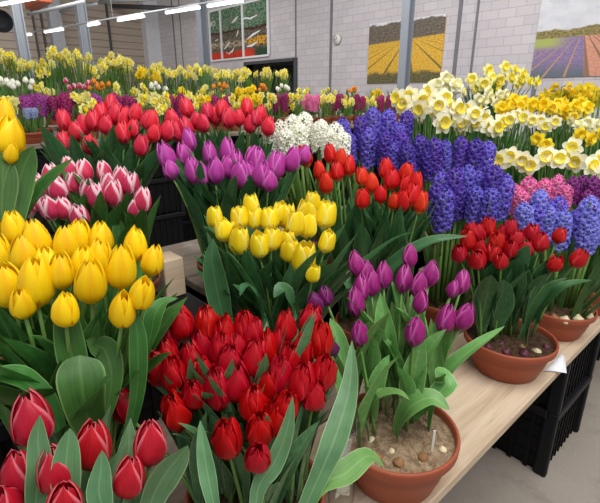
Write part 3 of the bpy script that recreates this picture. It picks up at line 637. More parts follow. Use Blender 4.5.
plant(tO, cvO, [(3, 116, 1.0), (7, 133, 1.1), (-9, 128), (-16, 112), (10, 152, .6), (-22, 136)], .86, 130, lean=.08)

# broad leaves that stand out in front
extra_leaf(tC, [at(300, 530, .70), at(318, 488, .70), at(345, 474, .72), at(368, 456, .76), at(384, 466, .78)], .045, (0, 0, 1), 'leafD', .35, .3)
extra_leaf(tC, [at(290, 540, .69), at(322, 470, .70), at(338, 430, .72), at(350, 385, .76), at(352, 340, .8)], .042, at(0, 400, .1) - at(300, 400, 1), 'leafB', .3, -.3)
extra_leaf(tC, [at(255, 540, .66), at(258, 490, .67), at(275, 462, .68), at(287, 430, .68), at(293, 396, .68)], .03, at(0, 400, .1) - at(300, 400, 1), 'leafB', .35, .2)
extra_leaf(tC, [at(222, 540, .64), at(213, 500, .64), at(207, 470, .65), at(203, 445, .66), at(200, 420, .67)], .026, at(0, 400, .1) - at(300, 400, 1), 'leafB', .35, .2)
extra_leaf(tD, [at(397, 450, 1.0), at(400, 425, .98), at(412, 406, .96), at(432, 398, .95), at(450, 410, .94)], .06, (-.2, -.2, 1), 'leafD', .35, .35)
extra_leaf(tD, [at(368, 440, .98), at(366, 415, .96), at(376, 398, .95), at(396, 393, .94), at(410, 400, .93)], .05, (0, 0, 1), 'leafD', .35, -.3)
extra_leaf(tD, [at(430, 430, 1.02), at(436, 400, 1.02), at(450, 370, 1.02), at(474, 348, 1.02), at(505, 326, 1.02)], .055, at(300, 100, 1) - at(430, 400, 1), 'leafD', .4, .4)
extra_leaf(tD, [at(415, 420, .98), at(432, 400, .97), at(446, 385, .97), at(442, 372, .97), at(436, 378, .965)], .05, (0, 0, 1), 'leafD', .3, .2)
extra_leaf(tD, [at(352, 420, .98), at(346, 390, .97), at(341, 360, .97), at(336, 335, .97), at(330, 318, .97)], .05, at(0, 400, .1) - at(300, 400, 1), 'leafD', .3, .3)
extra_leaf(tA, [at(92, 430, .66), at(86, 410, .64), at(82, 385, .63), at(80, 365, .635), at(80, 355, .64)], .064, at(0, 400, .1) - at(80, 300, 1), 'leafA', .25, .1, 0.0, nb=.6, wide=.55)
extra_leaf(tA, [at(60, 430, .64), at(40, 395, .63), at(18, 378, .62), at(-8, 375, .62), at(-30, 385, .62)], .05, (0, 0, 1), 'leafA', .3, .2)
extra_leaf(tA, [at(105, 420, .68), at(112, 380, .68), at(106, 352, .68), at(96, 345, .67), at(86, 340, .66)], .04, at(0, 400, .1) - at(80, 300, 1), 'leafA', .3, .3)
extra_leaf(tA, [at(70, 420, .66), at(76, 380, .66), at(70, 345, .65), at(66, 315, .64), at(68, 292, .64)], .042, at(0, 400, .1) - at(80, 300, 1), 'leafA', .3, .1)
extra_leaf(tA, [at(118, 470, .74), at(136, 400, .70), at(138, 350, .67), at(136, 325, .66), at(130, 305, .66)], .028, at(0, 400, .1) - at(80, 300, 1), 'leafA', .3, .1)
extra_leaf(tA, [at(135, 390, .70), at(150, 340, .70), at(155, 315, .70), at(163, 303, .71), at(178, 298, .72)], .035, (0, 0, 1), 'leafA', .3, .2)
extra_leaf(tB, [at(140, 540, .58), at(152, 500, .575), at(165, 475, .57), at(178, 458, .57), at(188, 445, .57)], .042, at(0, 400, .1) - at(80, 300, 1), 'leafB', .35, .3)
extra_leaf(tB, [at(70, 540, .55), at(67, 505, .545), at(66, 470, .54), at(68, 445, .54), at(70, 428, .54)], .034, at(0, 400, .1) - at(80, 300, 1), 'leafB', .3, .1)
extra_leaf(tB, [at(35, 540, .55), at(36, 500, .545), at(40, 470, .54), at(38, 440, .54), at(40, 415, .54)], .030, at(0, 400, .1) - at(80, 300, 1), 'leafB', .3, .1)
extra_leaf(tB, [at(105, 540, .55), at(103, 510, .545), at(99, 490, .54), at(101, 470, .54), at(102, 450, .54)], .030, at(0, 400, .1) - at(80, 300, 1), 'leafB', .3, .1)
extra_leaf(tE, [at(232, 350, 1.06), at(224, 320, 1.04), at(216, 285, 1.02), at(212, 260, 1.0), at(213, 238, .99)], .055, at(0, 400, .1) - at(230, 300, 1), 'leafG', .4, .3)
extra_leaf(tE, [at(265, 350, 1.04), at(262, 320, 1.02), at(256, 296, 1.0), at(246, 286, .99), at(240, 296, .98)], .05, (0, 0, 1), 'leafG', .35, .3)
extra_leaf(tE, [at(290, 350, 1.04), at(292, 325, 1.02), at(290, 300, 1.0), at(282, 288, .99), at(274, 298, .98)], .05, (0, 0, 1), 'leafG', .35, -.3)
extra_leaf(tF, [at(372, 330, 1.38), at(378, 290, 1.36), at(398, 262, 1.34), at(430, 242, 1.32), at(468, 236, 1.30)], .07, (0, 0, 1), 'leafG', .4, .3)
extra_leaf(tF, [at(365, 330, 1.38), at(350, 280, 1.36), at(372, 258, 1.34), at(395, 240, 1.32), at(415, 232, 1.30)], .06, (0, 0, 1), 'leafG', .4, -.2)
extra_leaf(tJ, [at(520, 340, 1.32), at(534, 318, 1.30), at(548, 300, 1.28), at(565, 286, 1.27), at(592, 280, 1.26)], .06, at(300, 100, 1) - at(520, 300, 1), 'leafG', .4, .3)
extra_leaf(tJ, [at(527, 345, 1.31), at(532, 318, 1.29), at(545, 296, 1.27), at(555, 284, 1.26), at(568, 278, 1.26)], .055, at(300, 100, 1) - at(520, 300, 1), 'leafG', .4, .1)
extra_leaf(tO, [at(14, 240, .84), at(16, 210, .84), at(20, 180, .84), at(27, 160, .84), at(34, 146, .84)], .05, at(0, 400, .1) - at(0, 300, 1), 'leafA', .3, .2)
extra_leaf(tO, [at(4, 240, .82), at(2, 210, .82), at(3, 180, .82), at(3, 165, .82), at(2, 152, .82)], .05, at(0, 400, .1) - at(0, 300, 1), 'leafA', .3, .2)

# ------------------------------------------------------------------ hyacinths
def floret(mb, c, ax, s, spin, mi=0):
    ax = Vector(ax).normalized(); a = ax.orthogonal().normalized(); a = Quaternion(ax, spin) @ a; b = ax.cross(a)
    for k in range(6):
        th = k * math.pi / 3; d = a * math.cos(th) + b * math.sin(th); e = ax.cross(d); rows = []; uvs = []
        for r, z, w in ((.10, -.25, .10), (.32, .20, .19), (.72, .28, .20), (1.0, .02, .05)):
            q = c + (d * r + ax * z) * s; rows.append([q - e * w * s, q + ax * (.04 * s), q + e * w * s]); uvs.append([(0, r), (.5, r), (1, r)])
        mb.grid(rows, uvs, mi)
def spike_mesh(h, w, m, seed, fs=.0185):
    rnd = random.Random(seed); mb = MB(); n = int(46 * h / .15); g = 2.39996
    mb.tube([(0, 0, -.1), (0, 0, h * .9)], .005, 6, 1)
    for i in range(n):
        f = (i + .5) / n; z = h * f; r = w / 2 * (1 - .12 * (2 * f - 1) ** 2) * (1 if f < .85 else 1 - ((f - .85) / .15) ** 2 * .75) - fs * .5
        a = i * g + rnd.uniform(-.2, .2); ax = Vector((math.cos(a), math.sin(a), .15 + .9 * max(0, f - .75) * 3)); floret(mb, Vector((math.cos(a) * r, math.sin(a) * r, z)), ax, fs * rnd.uniform(.9, 1.15), rnd.uniform(0, 1))
    return mb.mesh('flower_spike', [M[m], M['stem']])
SPK = {}
def spikes(m, h=.15, w=.075):
    if m == 'white': w = .092
    k = (m, h, w)
    if k not in SPK: SPK[k] = [spike_mesh(h, w, m, hash(m) % 97 + i) for i in range(2)]
    return SPK[k]
def strap_clump(n, L, W, Rr, seed, m, lean=.35, fold=.6):
    rnd = random.Random(seed); mb = MB()
    for i in range(n):
        a = rnd.uniform(0, 6.28); r = Rr * math.sqrt(rnd.random()); d = Vector((math.cos(a), math.sin(a), 0)); b = d * r
        l = L * rnd.uniform(.65, 1.1); le = rnd.uniform(.02, lean) * (0.4 + r / Rr); cu = rnd.uniform(0, .5); pts = []; p = b.copy()
        for k in range(5):
            pts.append(p.copy()); th = le + cu * (k / 4) ** 2; p = p + (d * math.sin(th) + UP * math.cos(th)) * l / 4
        leaf_path(mb, pts, W * rnd.uniform(.8, 1.2), -d + UP * .3, fold, rnd.uniform(-1, 1), 0, .7, .5, n=6, nu=3, seed=i)
    return mb.mesh('foliage', M[m])
FOL = {}
def foliage(t, n, L, W, Rr, m, lean=.35, v=2):
    k = (n, L, W, Rr, m, lean); 
    if k not in FOL: FOL[k] = [strap_clump(n, L, W, Rr, 50 + i + n, m, lean) for i in range(v)]
    return link('foliage', random.choice(FOL[k]), t, (0, 0, t_info[t.name][1] - .005), Quaternion((0, 0, 1), random.uniform(0, 6.28)))
def hyacinth(t, m, head, h=.15, w=.075, sc_=1.0):
    """Flower spike (with its own stalk) of the pot t, spike centre at the world point head."""
    o = Vector(t.location); Rr, sz = t_info[t.name]; q = Vector(head) - o; f = Vector((q.x, q.y, 0)); b = f * .6
    if b.length > Rr * .8: b *= Rr * .8 / b.length
    b.z = sz; ax = (q - b).normalized(); ax = (ax + UP * .8).normalized(); base = q - ax * h * sc_ / 2
    mb = MB(); mb.tube([Vector((0, 0, 0)), (base - b) * .5 + Vector((0, 0, .01)), base - b + ax * .01], .0065, 7); st = link('stalk', mb.mesh('stalk', M['stem']), t, b)
    link('flower_spike', random.choice(spikes(m, h, w)), st, base - b, zq(ax, random.uniform(0, 6.28)), sc_)
def hyacinths(label, m, x, y, z, heads, d0, pyc, kd=.002, group=None, Rr=.12, soil='soil_dark', mats=None, leafn=14, sc_=1.0):
    t = pot('hyacinth_bowl', label, 'potted hyacinths', x, y, z, Rr, group=group, soil=soil); foliage(t, 24, .30, .032, Rr * .8, 'leafF' if m == 'white' else 'leafS', .5)
    for i, (px, py) in enumerate(heads): hyacinth(t, (mats[i % len(mats)] if mats else m), at(px + random.uniform(-2, 2), py + random.uniform(-3, 4), d0 - kd * (py - pyc) + random.uniform(-.03, .03)), sc_=sc_ * random.uniform(.74, 1.02))
    return t
hyacinths('white hyacinths between the coral and violet flowers', 'white', -1.22, 1.23, T2, [(280, 137), (293, 134), (306, 130), (319, 133), (333, 136), (343, 144), (300, 140), (318, 140), (287, 143), (330, 142), (273, 141)], 1.66, 138, sc_=.78)
hyacinths('violet blue hyacinths right of the white ones', 'blue', -1.19, 1.56, T2, [(345, 134), (360, 131), (374, 130), (389, 131), (404, 128), (352, 148), (368, 146), (385, 148), (340, 143), (396, 143)], 1.78, 137, mats=('blue', 'violet', 'blue'))
hyacinths('deep violet hyacinths below the white daffodils', 'violet', -.91, 1.745, T1 + .12, [(420, 152), (433, 155), (446, 154), (459, 155), (473, 156), (485, 160), (410, 160), (428, 162), (395, 158), (402, 148)], 1.72, 158, mats=('violet', 'violet', 'blue'))
hyacinths('violet blue hyacinths behind the short red tulips', 'blue', -.80, 1.48, T1, [(440, 192), (452, 186), (465, 184), (478, 186), (490, 191), (501, 196), (445, 206), (460, 202), (474, 202), (488, 206), (438, 202)], 1.53, 200, mats=('blue', 'violet', 'blue'))
t3 = hyacinths('light blue hyacinths in a clay bowl with white bulbs at the aisle', 'skyblue', -0.469, 1.727, T1, [(522, 222), (534, 226), (548, 224), (562, 226), (576, 230), (590, 236), (540, 214), (556, 214), (585, 222), (598, 226)], 1.55, 225, mats=('skyblue', 'blue', 'skyblue'))
bulbs(t3, [(.08, -.05, 1.5), (.10, .0, 1.4), (.05, -.09, 1.5), (.02, -.10, 1.3), (.09, .05, 1.3)], ('bulb_white', 'bulb_white', 'bulb'))
hyacinths('pink hyacinths between blue ones and white daffodils', 'pink', -.66, 1.92, T1, [(514, 196), (527, 194), (541, 196), (554, 196), (520, 204), (547, 203), (564, 201)], 1.76, 203, sc_=.98)
t4 = hyacinths('plum purple hyacinths at the right edge of the table', 'plum', -.44, 2.06, T1, [(572, 193), (582, 192), (593, 196), (605, 197), (585, 205), (612, 202)], 1.80, 203, sc_=.9)
# wedge under the deep violet bowl
mb = MB(); mb.box(-.11, .11, -.11, .11, 0, .12, bev=.006)
thing('wooden_block', 'wooden block lifting the deep violet hyacinth bowl', 'block', (-.91, 1.745, T1), None, mb.mesh('wooden_block', M['boxwood'], False))
# pale box and label beside the pink-white tulips
p = at(174, 247, 1.42)
mb = MB(); mb.box(-.045, .045, -.035, .035, 0, .13, bev=.003)
thing('wooden_box', 'pale wooden box between the brown pot and the lilac tulip bowl', 'box', (-1.32, .62, T2), None, mb.mesh('wooden_box', M['boxwood'], False))

# ------------------------------------------------------------------ daffodils
def bloom(mb, c, ax, pr, cr, cl, mp, mc, seed, cup=True, double=False, spin=0.0):
    rnd = random.Random(seed); ax = Vector(ax).normalized(); a = ax.orthogonal().normalized(); a = Quaternion(ax, spin) @ a; b = ax.cross(a); c = Vector(c)
    for ring in range(3 if double else 1):
        for k in range(6):
            th = k * math.pi / 3 + ring * .5 + rnd.uniform(-.08, .08); d = a * math.cos(th) + b * math.sin(th); e = ax.cross(d); rows = []; uvs = []; up = rnd.uniform(-.1, .12) + (.45 * ring) + .05 * (k % 2); s = pr * (1 - .2 * ring)
            for r, w in ((.12, .14), (.38, .33), (.66, .36), (.88, .22), (1.0, .03)):
                q = c + d * (r * s * math.cos(up)) + ax * (r * s * math.sin(up) + .05 * s * math.sin(r * 4)); rows.append([q - e * w * s + ax * .05 * s, q, q + e * w * s + ax * .05 * s]); uvs.append([(0, r), (.5, r), (1, r)])
            mb.grid(rows, uvs, mp)
    if cup:
        n = 12; rows = []; uvs = []
        for f, r in ((0, .55), (.35, .8), (.8, .92), (1.0, 1.15)):
            rows.append([c + ax * (f * cl + (.10 * cl * math.sin(k * 3.0) if f == 1 else 0)) + (a * math.cos(2 * math.pi * k / n) + b * math.sin(2 * math.pi * k / n)) * cr * r for k in range(n)]); uvs.append([((k % 2) * .6 + .2, f) for k in range(n)])
        mb.grid(rows, uvs, mc, True)
        mb.add([c + ax * (.15 * cl) + (a * math.cos(2 * math.pi * k / 8) + b * math.sin(2 * math.pi * k / 8)) * cr * .6 for k in range(8)], [tuple(range(8))], [(.5, .2)] * 8, mc)
def face_dir(outv):
    v = Vector((outv.x, outv.y, 0)) * 4 + Vector((.6, -.6, .1)) + Vector((random.uniform(-.5, .5), random.uniform(-.5, .5), random.uniform(-.15, .3))); return v.normalized()
KIND = {'white': ('dwhite', 'dcuppale', .042, .018, .020, False), 'cream': ('dcream', 'dcuppale', .036, .016, .018, False), 'yellow': ('dyellow', 'dcup', .040, .017, .026, False), 'double_white': ('dwhite', 'dcream', .034, .016, .018, True), 'double_yellow': ('dyellow', 'dcup', .040, .017, .02, True)}
BL = {}
def bloom_meshes(kind, cup):
    k = (kind, cup)
    if k not in BL:
        mp, mc, pr, cr, cl, dbl = KIND[kind]; L = []
        for i in range(3):
            mb = MB()
            if cup:
                n = 14; rows = []; uvs = []
                for f, r in ((0, .5), (.3, .8), (.8, .9), (1.0, 1.15 + .05 * i)):
                    rows.append([(cr * r * math.cos(2 * math.pi * q / n), cr * r * math.sin(2 * math.pi * q / n), f * cl + (.12 * cl * math.sin(q * 2.7 + i) if f == 1 else 0)) for q in range(n)]); uvs.append([((q % 2) * .6 + .2, f) for q in range(n)])
                mb.grid(rows, uvs, 0, True); mb.add([(cr * .6 * math.cos(q * .785), cr * .6 * math.sin(q * .785), .12 * cl) for q in range(8)], [tuple(range(8))]); L.append(mb.mesh('trumpet', M[mc]))
            else: bloom(mb, (0, 0, 0), (0, 0, 1), pr, cr, cl, 0, 0, i + 3, False, dbl); L.append(mb.mesh('petals', M[mp]))
        BL[k] = L
    return random.choice(BL[k])
def daffodil(t, kind, head, hs=1.0, ax=None):
    o = Vector(t.location); Rr, sz = t_info[t.name]; q = Vector(head) - o; f = Vector((q.x, q.y, 0)); b = f * .55
    if b.length > Rr * .85: b *= Rr * .85 / b.length
    b.z = sz; ax = ax or face_dir(f); back = q - ax * .012; neck = back - ax * .02 + Vector((0, 0, -.004)); mid = b.lerp(neck, .55) + Vector((random.uniform(-.015, .015), random.uniform(-.015, .015), .0))
    mb = MB(); mb.tube([v - b for v in (b, mid, neck + Vector((0, 0, -.03)), neck, back)], [.003, .003, .0028, .003, .005], 6); st = link('daffodil', mb.mesh('stem', M['stem']), t, b)
    Q = zq(ax, random.uniform(0, 6.28)); link('petals', bloom_meshes(kind, False), st, q - b, Q, hs); link('trumpet', bloom_meshes(kind, True), st, q - b, Q, hs)
def daffodils(label, kind, x, y, z, heads, d0, pyc, kd=.002, extra=0, group=None, hs=1.0, Rr=.12, fl=.40, h=.105, ey=.025):
    t = pot('daffodil_pot', label, 'potted daffodils', x, y, z, Rr, h=h, group=group); foliage(t, 64, fl + .04, .015, Rr * .8, 'leafS', .3)
    for px, py in heads: daffodil(t, kind, at(px, py, d0 - kd * (py - pyc) + random.uniform(-.04, .04)), hs * random.uniform(.9, 1.1))
    c = [at(px, py, d0) for px, py in heads]; mx = sum((v.x for v in c)) / len(c); my = sum((v.y for v in c)) / len(c); mz = sum((v.z for v in c)) / len(c)
    for _ in range(extra): daffodil(t, kind, Vector((mx + random.gauss(-.02, .07), my + random.gauss(.02, .07), mz + random.gauss(0, ey))), hs * random.uniform(.85, 1.05))
    return t
daffodils('white daffodils with yellow cups just above the pink hyacinths', 'white', -.80, 2.20, T1, [(511, 157), (529, 165), (546, 157), (522, 160), (558, 159), (500, 160)], 1.95, 160, hs=1.15, fl=.36)
daffodils('white daffodils with yellow cups at the right picture edge', 'white', -.56, 2.34, T1, [(577, 162), (591, 166), (573, 147), (566, 158), (600, 160), (606, 170)], 1.98, 160, hs=1.12, fl=.36)
daffodils('double yellow daffodils above the white ones at right', 'double_yellow', -.82, 2.50, T1, [(538, 139), (590, 139), (600, 132), (580, 134), (546, 145)], 2.12, 139, fl=.36)
daffodils('white and yellow daffodils right of the steel column, above violet hyacinths', 'white', -1.22, 2.0, T2, [(429, 93), (444, 99), (457, 109), (442, 123), (420, 100), (410, 96), (436, 110), (404, 104), (398, 98), (425, 108), (450, 106), (415, 108)], 2.22, 105, extra=4, fl=.38, hs=1.25)
daffodils('white daffodils with yellow cups left of the short cream ones', 'white', -1.12, 2.32, T2, [(469, 109), (463, 124), (474, 124), (489, 127), (501, 123), (480, 112), (455, 118), (484, 118), (496, 128)], 2.36, 118, extra=3, fl=.38, hs=1.2)
daffodils('double white daffodils beneath the yellow field poster', 'double_white', -1.50, 2.42, T2 + .06, [(433, 85), (445, 78), (456, 85), (440, 88), (450, 80), (428, 90), (462, 92), (470, 88), (436, 94), (450, 92)], 2.62, 87, extra=3, hs=1.25, fl=.42, Rr=.12)
daffodils('double white daffodils in front of the tallest cream ones', 'double_white', -1.45, 2.675, T2, [(490, 97), (484, 101), (496, 103), (488, 92), (478, 99), (500, 95)], 2.62, 97, extra=2, fl=.42)
daffodils('tallest cream daffodils with yellow cups reaching over the block wall', 'cream', -1.53, 3.12, T2 + .234, [(472, 79), (492, 78), (505, 67), (514, 70), (517, 84), (528, 81), (500, 80), (484, 84), (510, 78), (522, 74), (536, 82), (495, 86), (488, 70), (520, 80), (478, 88)], 2.95, 80, extra=4, fl=.40, hs=1.3)
daffodils('golden daffodils below the tallest cream ones', 'yellow', -1.17, 2.74, T2, [(501, 108), (522, 106), (534, 105), (515, 112), (527, 112), (510, 104), (540, 110)], 2.56, 108, extra=16, fl=.38, ey=.03)
daffodils('golden daffodils right of the other golden pot', 'yellow', -.92, 3.02, T1 + .12, [(552, 108), (564, 110), (576, 108), (545, 104), (558, 104), (570, 112), (584, 112), (562, 115)], 2.62, 108, extra=15, fl=.44, ey=.03)
daffodils('golden daffodils farthest back below the lilac field poster', 'yellow', -1.17, 3.36, T2, [(558, 94), (570, 91), (582, 90), (550, 97), (562, 100), (576, 97), (568, 96), (545, 93), (588, 96)], 3.1, 94, extra=18, fl=.42, ey=.03)
daffodils('golden daffodils at the right edge under the lilac field poster', 'yellow', -.90, 3.38, T1 + .12, [(594, 91), (590, 98), (600, 96), (606, 92), (598, 102), (612, 98), (586, 102)], 3.1, 96, extra=17, fl=.48, ey=.03)
daffodils('small white daffodils behind the double yellow ones', 'white', -.93, 2.73, T1 + .12, [(517, 115), (532, 121), (540, 121), (525, 118), (510, 120), (546, 126)], 2.32, 120, extra=2, fl=.40, hs=.95, Rr=.10)
daffodils('cream white daffodils at the right edge below the golden ones', 'double_white', -.62, 2.66, T1, [(588, 123), (598, 125), (580, 128), (606, 120), (592, 130)], 2.3, 124, extra=2, fl=.42, Rr=.11)
for x, y, lb in ((-.92, 3.02, 'wooden block under the golden daffodils right of centre'), (-.90, 3.38, 'wooden block under the rightmost golden daffodils'), (-.93, 2.73, 'wooden block under the small white daffodils')):
    mb = MB(); mb.box(-.09, .09, -.09, .09, 0, .12, bev=.006); thing('wooden_block', lb, 'block', (x, y, T1), None, mb.mesh('wooden_block', M['boxwood'], False))
mb = MB(); mb.box(-.09, .09, -.09, .09, 0, .06, bev=.006); thing('wooden_block', 'thin wooden block under double white daffodils', 'block', (-1.5, 2.42, T2), None, mb.mesh('wooden_block', M['boxwood'], False))

# ------------------------------------------------------------------ back display plants (small in the picture)
def far_daffs(kind, seed):   # one stem with one to three blooms, several materials in one mesh
    rnd = random.Random(seed); mp, mc, pr, cr, cl, dbl = KIND[kind]; mb = MB(); mb.tube([(0, 0, -.24), (0, 0, -.03), (0, 0, 0)], .003, 5, 2)
    for k in range(2):
        a = rnd.uniform(0, 6.28); d = Vector((math.cos(a), math.sin(a), .25)); bloom(mb, d * .014 + Vector((0, 0, .02 * k)), d, pr * .9, cr, cl, 0, 1, seed + k, True, dbl)
    return mb.mesh('daffodil', [M[mp], M[mc], M['stem']])
FD = {k: [far_daffs(k, 5 + i) for i in range(4)] for k in ('cream', 'yellow', 'white', 'double_white')}
FT = {m: [tulip_flower(.055, .04, M[m], 77 + i, tip=.3) for i in range(2)] for m in ('orange', 'white', 'pinkwhite')}
def far_pot(name, label, cat, X, Y, Z, group): return pot(name, label, cat, X, Y, Z, .066, .085, group)
def far_daff(label, kind, X, Y, Z, n=14, H=.34, sp=.15, fl=.32, group='daffodils on the back display', fm='leafF'):
    t = far_pot('daffodil_pot', label, 'potted daffodils', X, Y, Z, group); foliage(t, 34, fl, .012, .06, fm, .35)
    for _ in range(n):
        a = random.uniform(0, 6.28); r = sp * math.sqrt(random.random()); z = .09 + H + random.uniform(-.05, .05) - .3 * r
        link('daffodil', random.choice(FD[kind]), t, (r * math.cos(a), r * math.sin(a), z), zq((math.cos(a) * r * 1.2, math.sin(a) * r * 1.2, 1), random.uniform(0, 6.28)), random.uniform(.95, 1.25))
def far_hya(label, m, X, Y, Z, n=4, H=.2, group='hyacinths on the back display', sc_=1.0):
    t = far_pot('hyacinth_pot', label, 'potted hyacinths', X, Y, Z, group); foliage(t, 12, .17, .024, .05, 'leafF', .5)
    for k in range(n):
        a = k * 6.28 / n + random.uniform(-.4, .4); r = .055 if n > 1 else 0
        link('flower_spike', random.choice(spikes(m, .15, .075)), t, (r * math.cos(a), r * math.sin(a), H - .05 + random.uniform(-.02, .02)), zq((math.cos(a) * .12, math.sin(a) * .12, 1), random.uniform(0, 6.28)), sc_ * random.uniform(.9, 1.05))
def far_tul(label, m, X, Y, Z, n=9, H=.28, group='small tulips on the back display'):
    t = far_pot('tulip_pot', label, 'potted tulips', X, Y, Z, group); foliage(t, 22, .24, .03, .06, 'leafF', .4)
    for k in range(n):
        a = random.uniform(0, 6.28); r = .09 * math.sqrt(random.random()); q = Vector((r * math.cos(a), r * math.sin(a), .09 + H + random.uniform(-.03, .03)))
        mb = MB(); b = Vector((q.x * .5, q.y * .5, .08)); mb.tube([(0, 0, 0), q - b], .003, 5); st = link('tulip', mb.mesh('stem', M['stem']), t, b); link('flower', random.choice(FT[m]), st, q - b, zq((q.x, q.y, 1)))
def row_y(px, X, z=1.5):     # where the row at that X is seen at that column
    best = min((abs(px - proj_x((X, y * .02, z))), y * .02) for y in range(-20, 400)); return best[1]
NAMES = {'orchid': 'orchid pink', 'magenta': 'dark magenta', 'cream': 'pale yellow', 'yellow': 'yellow', 'white': 'white', 'double_white': 'pinkish white', 'pink': 'bright pink'}
ORD = ['first', 'second', 'third', 'fourth', 'fifth', 'sixth', 'seventh', 'eighth', 'ninth', 'tenth', 'eleventh', 'twelfth', 'thirteenth', 'fourteenth', 'fifteenth', 'sixteenth', 'seventeenth', 'eighteenth', 'nineteenth', 'twentieth', 'twenty-first', 'twenty-second', 'twenty-third', 'twenty-fourth', 'twenty-fifth', 'twenty-sixth']
row1 = [(8, 'd', 'cream'), (36, 'h', 'orchid'), (63, 'h', 'magenta'), (86, 'd', 'cream'), (104, 'h', 'orchid'), (123, 'h', 'magenta'), (143, 'd', 'cream'), (160, 'd', 'cream'), (172, 'h', 'magenta'), (192, 'd', 'cream'), (208, 'd', 'yellow'), (221, 'h', 'magenta'), (234, 'd', 'cream'), (250, 'd', 'yellow'), (266, 'd', 'cream'), (280, 'h', 'magenta'), (297, 'd', 'cream'), (311, 'h', 'pink'), (325, 'd', 'cream'), (336, 'h', 'magenta'), (347, 'd', 'cream'), (358, 'h', 'magenta'), (371, 'd', 'cream'), (383, 'h', 'magenta'), (396, 'h', 'magenta')]
for i, (px, k, m) in enumerate(row1):
    X = -3.52 + random.uniform(-.06, .06); Y = row_y(px, X); lb = '%s %s, %s pot from the left in the front row of the back display' % (NAMES[m], 'hyacinths' if k == 'h' else 'daffodils', ORD[i])
    if k == 'h': far_hya(lb, m, X, Y, B1, 4 if px < 250 else 5)
    else: far_daff(lb, m, X, Y, B1, 8, .15, .08, .16)
row2 = [(2, 't', 'white'), (22, 't', 'white'), (50, 'd', 'cream'), (78, 't', 'pinkwhite'), (100, 't', 'orange'), (120, 'd', 'cream'), (140, 'd', 'cream'), (160, 't', 'white'), (182, 'd', 'yellow'), (204, 'd', 'cream'), (222, 't', 'orange'), (244, 'd', 'yellow'), (262, 't', 'orange'), (284, 't', 'white'), (305, 'd', 'cream'), (330, 'd', 'cream'), (352, 't', 'orange'), (374, 'd', 'yellow'), (394, 'd', 'cream')]
TN = {'white': 'white', 'pinkwhite': 'pale pink', 'orange': 'orange'}
for i, (px, k, m) in enumerate(row2):
    X = -4.22 + random.uniform(-.06, .06); Y = row_y(px, X); lb = '%s %s, %s pot from the left in the middle row of the back display' % (TN[m] if k == 't' else NAMES[m], 'tulips' if k == 't' else 'daffodils', ORD[i])
    if k == 't': far_tul(lb, m, X, Y, B2, 8, .2)
    else: far_daff(lb, m, X, Y, B2, 7, .17, .09, .25)
row3 = [(-4, 'cream', .40), (12, 'cream', .42), (32, 'cream', .37), (48, 'cream', .37), (64, 'cream', .48), (78, 'cream', .45), (98, 'cream', .37), (112, 'cream', .45), (128, 'cream', .43), (146, 'yellow', .32), (160, 'cream', .40), (176, 'cream', .37), (190, 'cream', .37), (204, 'cream', .42), (218, 'cream', .38), (234, 'cream', .37), (248, 'cream', .38), (266, 'cream', .40), (282, 'cream', .40), (312, 'cream', .30), (330, 'cream', .28), (346, 'yellow', .30), (362, 'cream', .30), (378, 'yellow', .30), (392, 'cream', .30)]
for i, (px, m, H) in enumerate(row3):
    X = -4.95 + random.uniform(-.12, .12); Y = row_y(px, X, 1.7); z = B3 if Y < 4.5 else 1.12
    far_daff('%s daffodils, %s pot from the left in the rear row of the back display' % (NAMES[m], ORD[i]), m, X, Y, z, 12 if px < 300 else 8, H - .11, .12, H - .05)
# pale grape hyacinth pot in front
p = atz(29, 131, B1 + .03); X = -3.39; Y = row_y(29, X, 1.3)
t = pot('grape_hyacinth_pot', 'pale blue grape hyacinths in a clay pot on the plank above the black crates', 'potted grape hyacinths', X, Y, B1, .085, .07); foliage(t, 40, .13, .007, .06, 'leafF', .5)
for k in range(14):
    a = random.uniform(0, 6.28); r = .06 * math.sqrt(random.random()); link('flower_spike', random.choice(spikes('muscari', .06, .03)) , t, (r * math.cos(a), r * math.sin(a), .16), zq((math.cos(a) * .2, math.sin(a) * .2, 1)), .8)

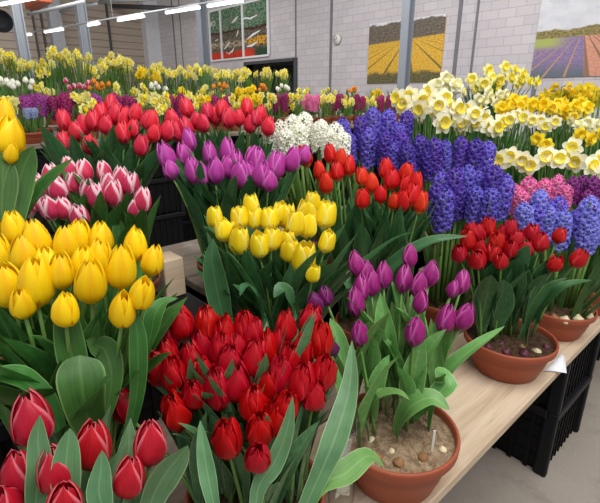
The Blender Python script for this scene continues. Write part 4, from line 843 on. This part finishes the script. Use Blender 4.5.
# ------------------------------------------------------------------ small things on the table
t_ = NT('clear_plastic'); gl = t_.n('ShaderNodeBsdfGlossy'); gl.inputs['Roughness'].default_value = .15; tr = t_.n('ShaderNodeBsdfTransparent'); tr.inputs[0].default_value = (.93, .95, .95, 1)
fr = t_.n('ShaderNodeLayerWeight'); fr.inputs[0].default_value = .3; mx_ = t_.n('ShaderNodeMixShader'); t_.l(t_.math('ADD', t_.math('MULTIPLY', fr.outputs['Facing'], .35), .08), mx_.inputs[0]); t_.l(tr.outputs[0], mx_.inputs[1]); t_.l(gl.outputs[0], mx_.inputs[2]); t_.l(mx_.outputs[0], t_.out.inputs[0]); gm = t_.m
p = at(343, 470, .90); VX, VY = at(343, 440, .915).x, at(343, 440, .915).y
mb = MB(); n = 36; rows = []
for r, z in ((.0, 0), (.024, 0), (.026, .01), (.028, .06), (.030, .12), (.032, .20), (.034, .215), (.0325, .215), (.030, .20), (.028, .12), (.026, .06), (.0, .03)):
    rows.append([((r + (.0012 * math.cos(k * math.pi) if r > .025 and z < .2 else 0)) * math.cos(2 * math.pi * k / n), (r + (.0012 * math.cos(k * math.pi) if r > .025 and z < .2 else 0)) * math.sin(2 * math.pi * k / n), z) for k in range(n)])
mb.grid(rows, [[(.5, .5)] * n] * len(rows), 0, True)
thing('glass_vase', 'clear ribbed glass tumbler standing between red tulips and purple bowl', 'vase', (VX, VY, T1), None, mb.mesh('glass_vase', gm))
for i, (dx, dy, m, lb) in enumerate(((.008, .004, 'stick', 'white plant label leaning right inside the clear tumbler'), (-.009, .006, 'boxwood', 'brown wooden plant stick inside the clear tumbler'), (.0, -.010, 'stick', 'white plant label nearest the front inside the clear tumbler'))):
    mb = MB(); mb.box(-.009, .009, -.0012, .0012, 0, .165 - .03 * i); o = thing('plant_label', lb, 'plant label', (VX + dx, VY + dy, T1 + .034), None, mb.mesh('plant_label', M[m], False)); o.rotation_euler = (R(4), R((-3, 4, 3)[i]), R(40 + 30 * i))
q = atz(432, 450, T1 + .12)
mb = MB(); mb.box(-.0025, .0025, -.001, .001, -.02, .055); o = thing('plant_label', 'thin white label stuck in the sandy soil of the purple tulip bowl', 'plant label', (q.x, q.y, T1 + .118), None, mb.mesh('plant_label', M['stick'], False)); o.rotation_euler = (R(3), 0, R(47))
# paper card over the table edge
mb = MB(); rows = []
for e, zz in (((543, 371), .003), ((552, 363), .006), ((561, 354), .006)): q = atz(e[0], e[1], T1 + zz); r_ = atz(e[0] + 4 + (561 - e[0]) * 1.1, e[1] + 3 - (561 - e[0]) * .05, T1 + zz - .002); rows.append([q, q.lerp(r_, .5) + Vector((0, 0, .003)), r_])
mb.grid(rows, [[(.5, .5)] * 3] * 3); me = mb.mesh('paper_card', M['card']); o = thing('paper_card', 'white paper card hanging over the table edge by the red tulip bowl', 'card', (0, 0, 0), None, me)
sd = o.modifiers.new('thickness', 'SOLIDIFY'); sd.thickness = .0006
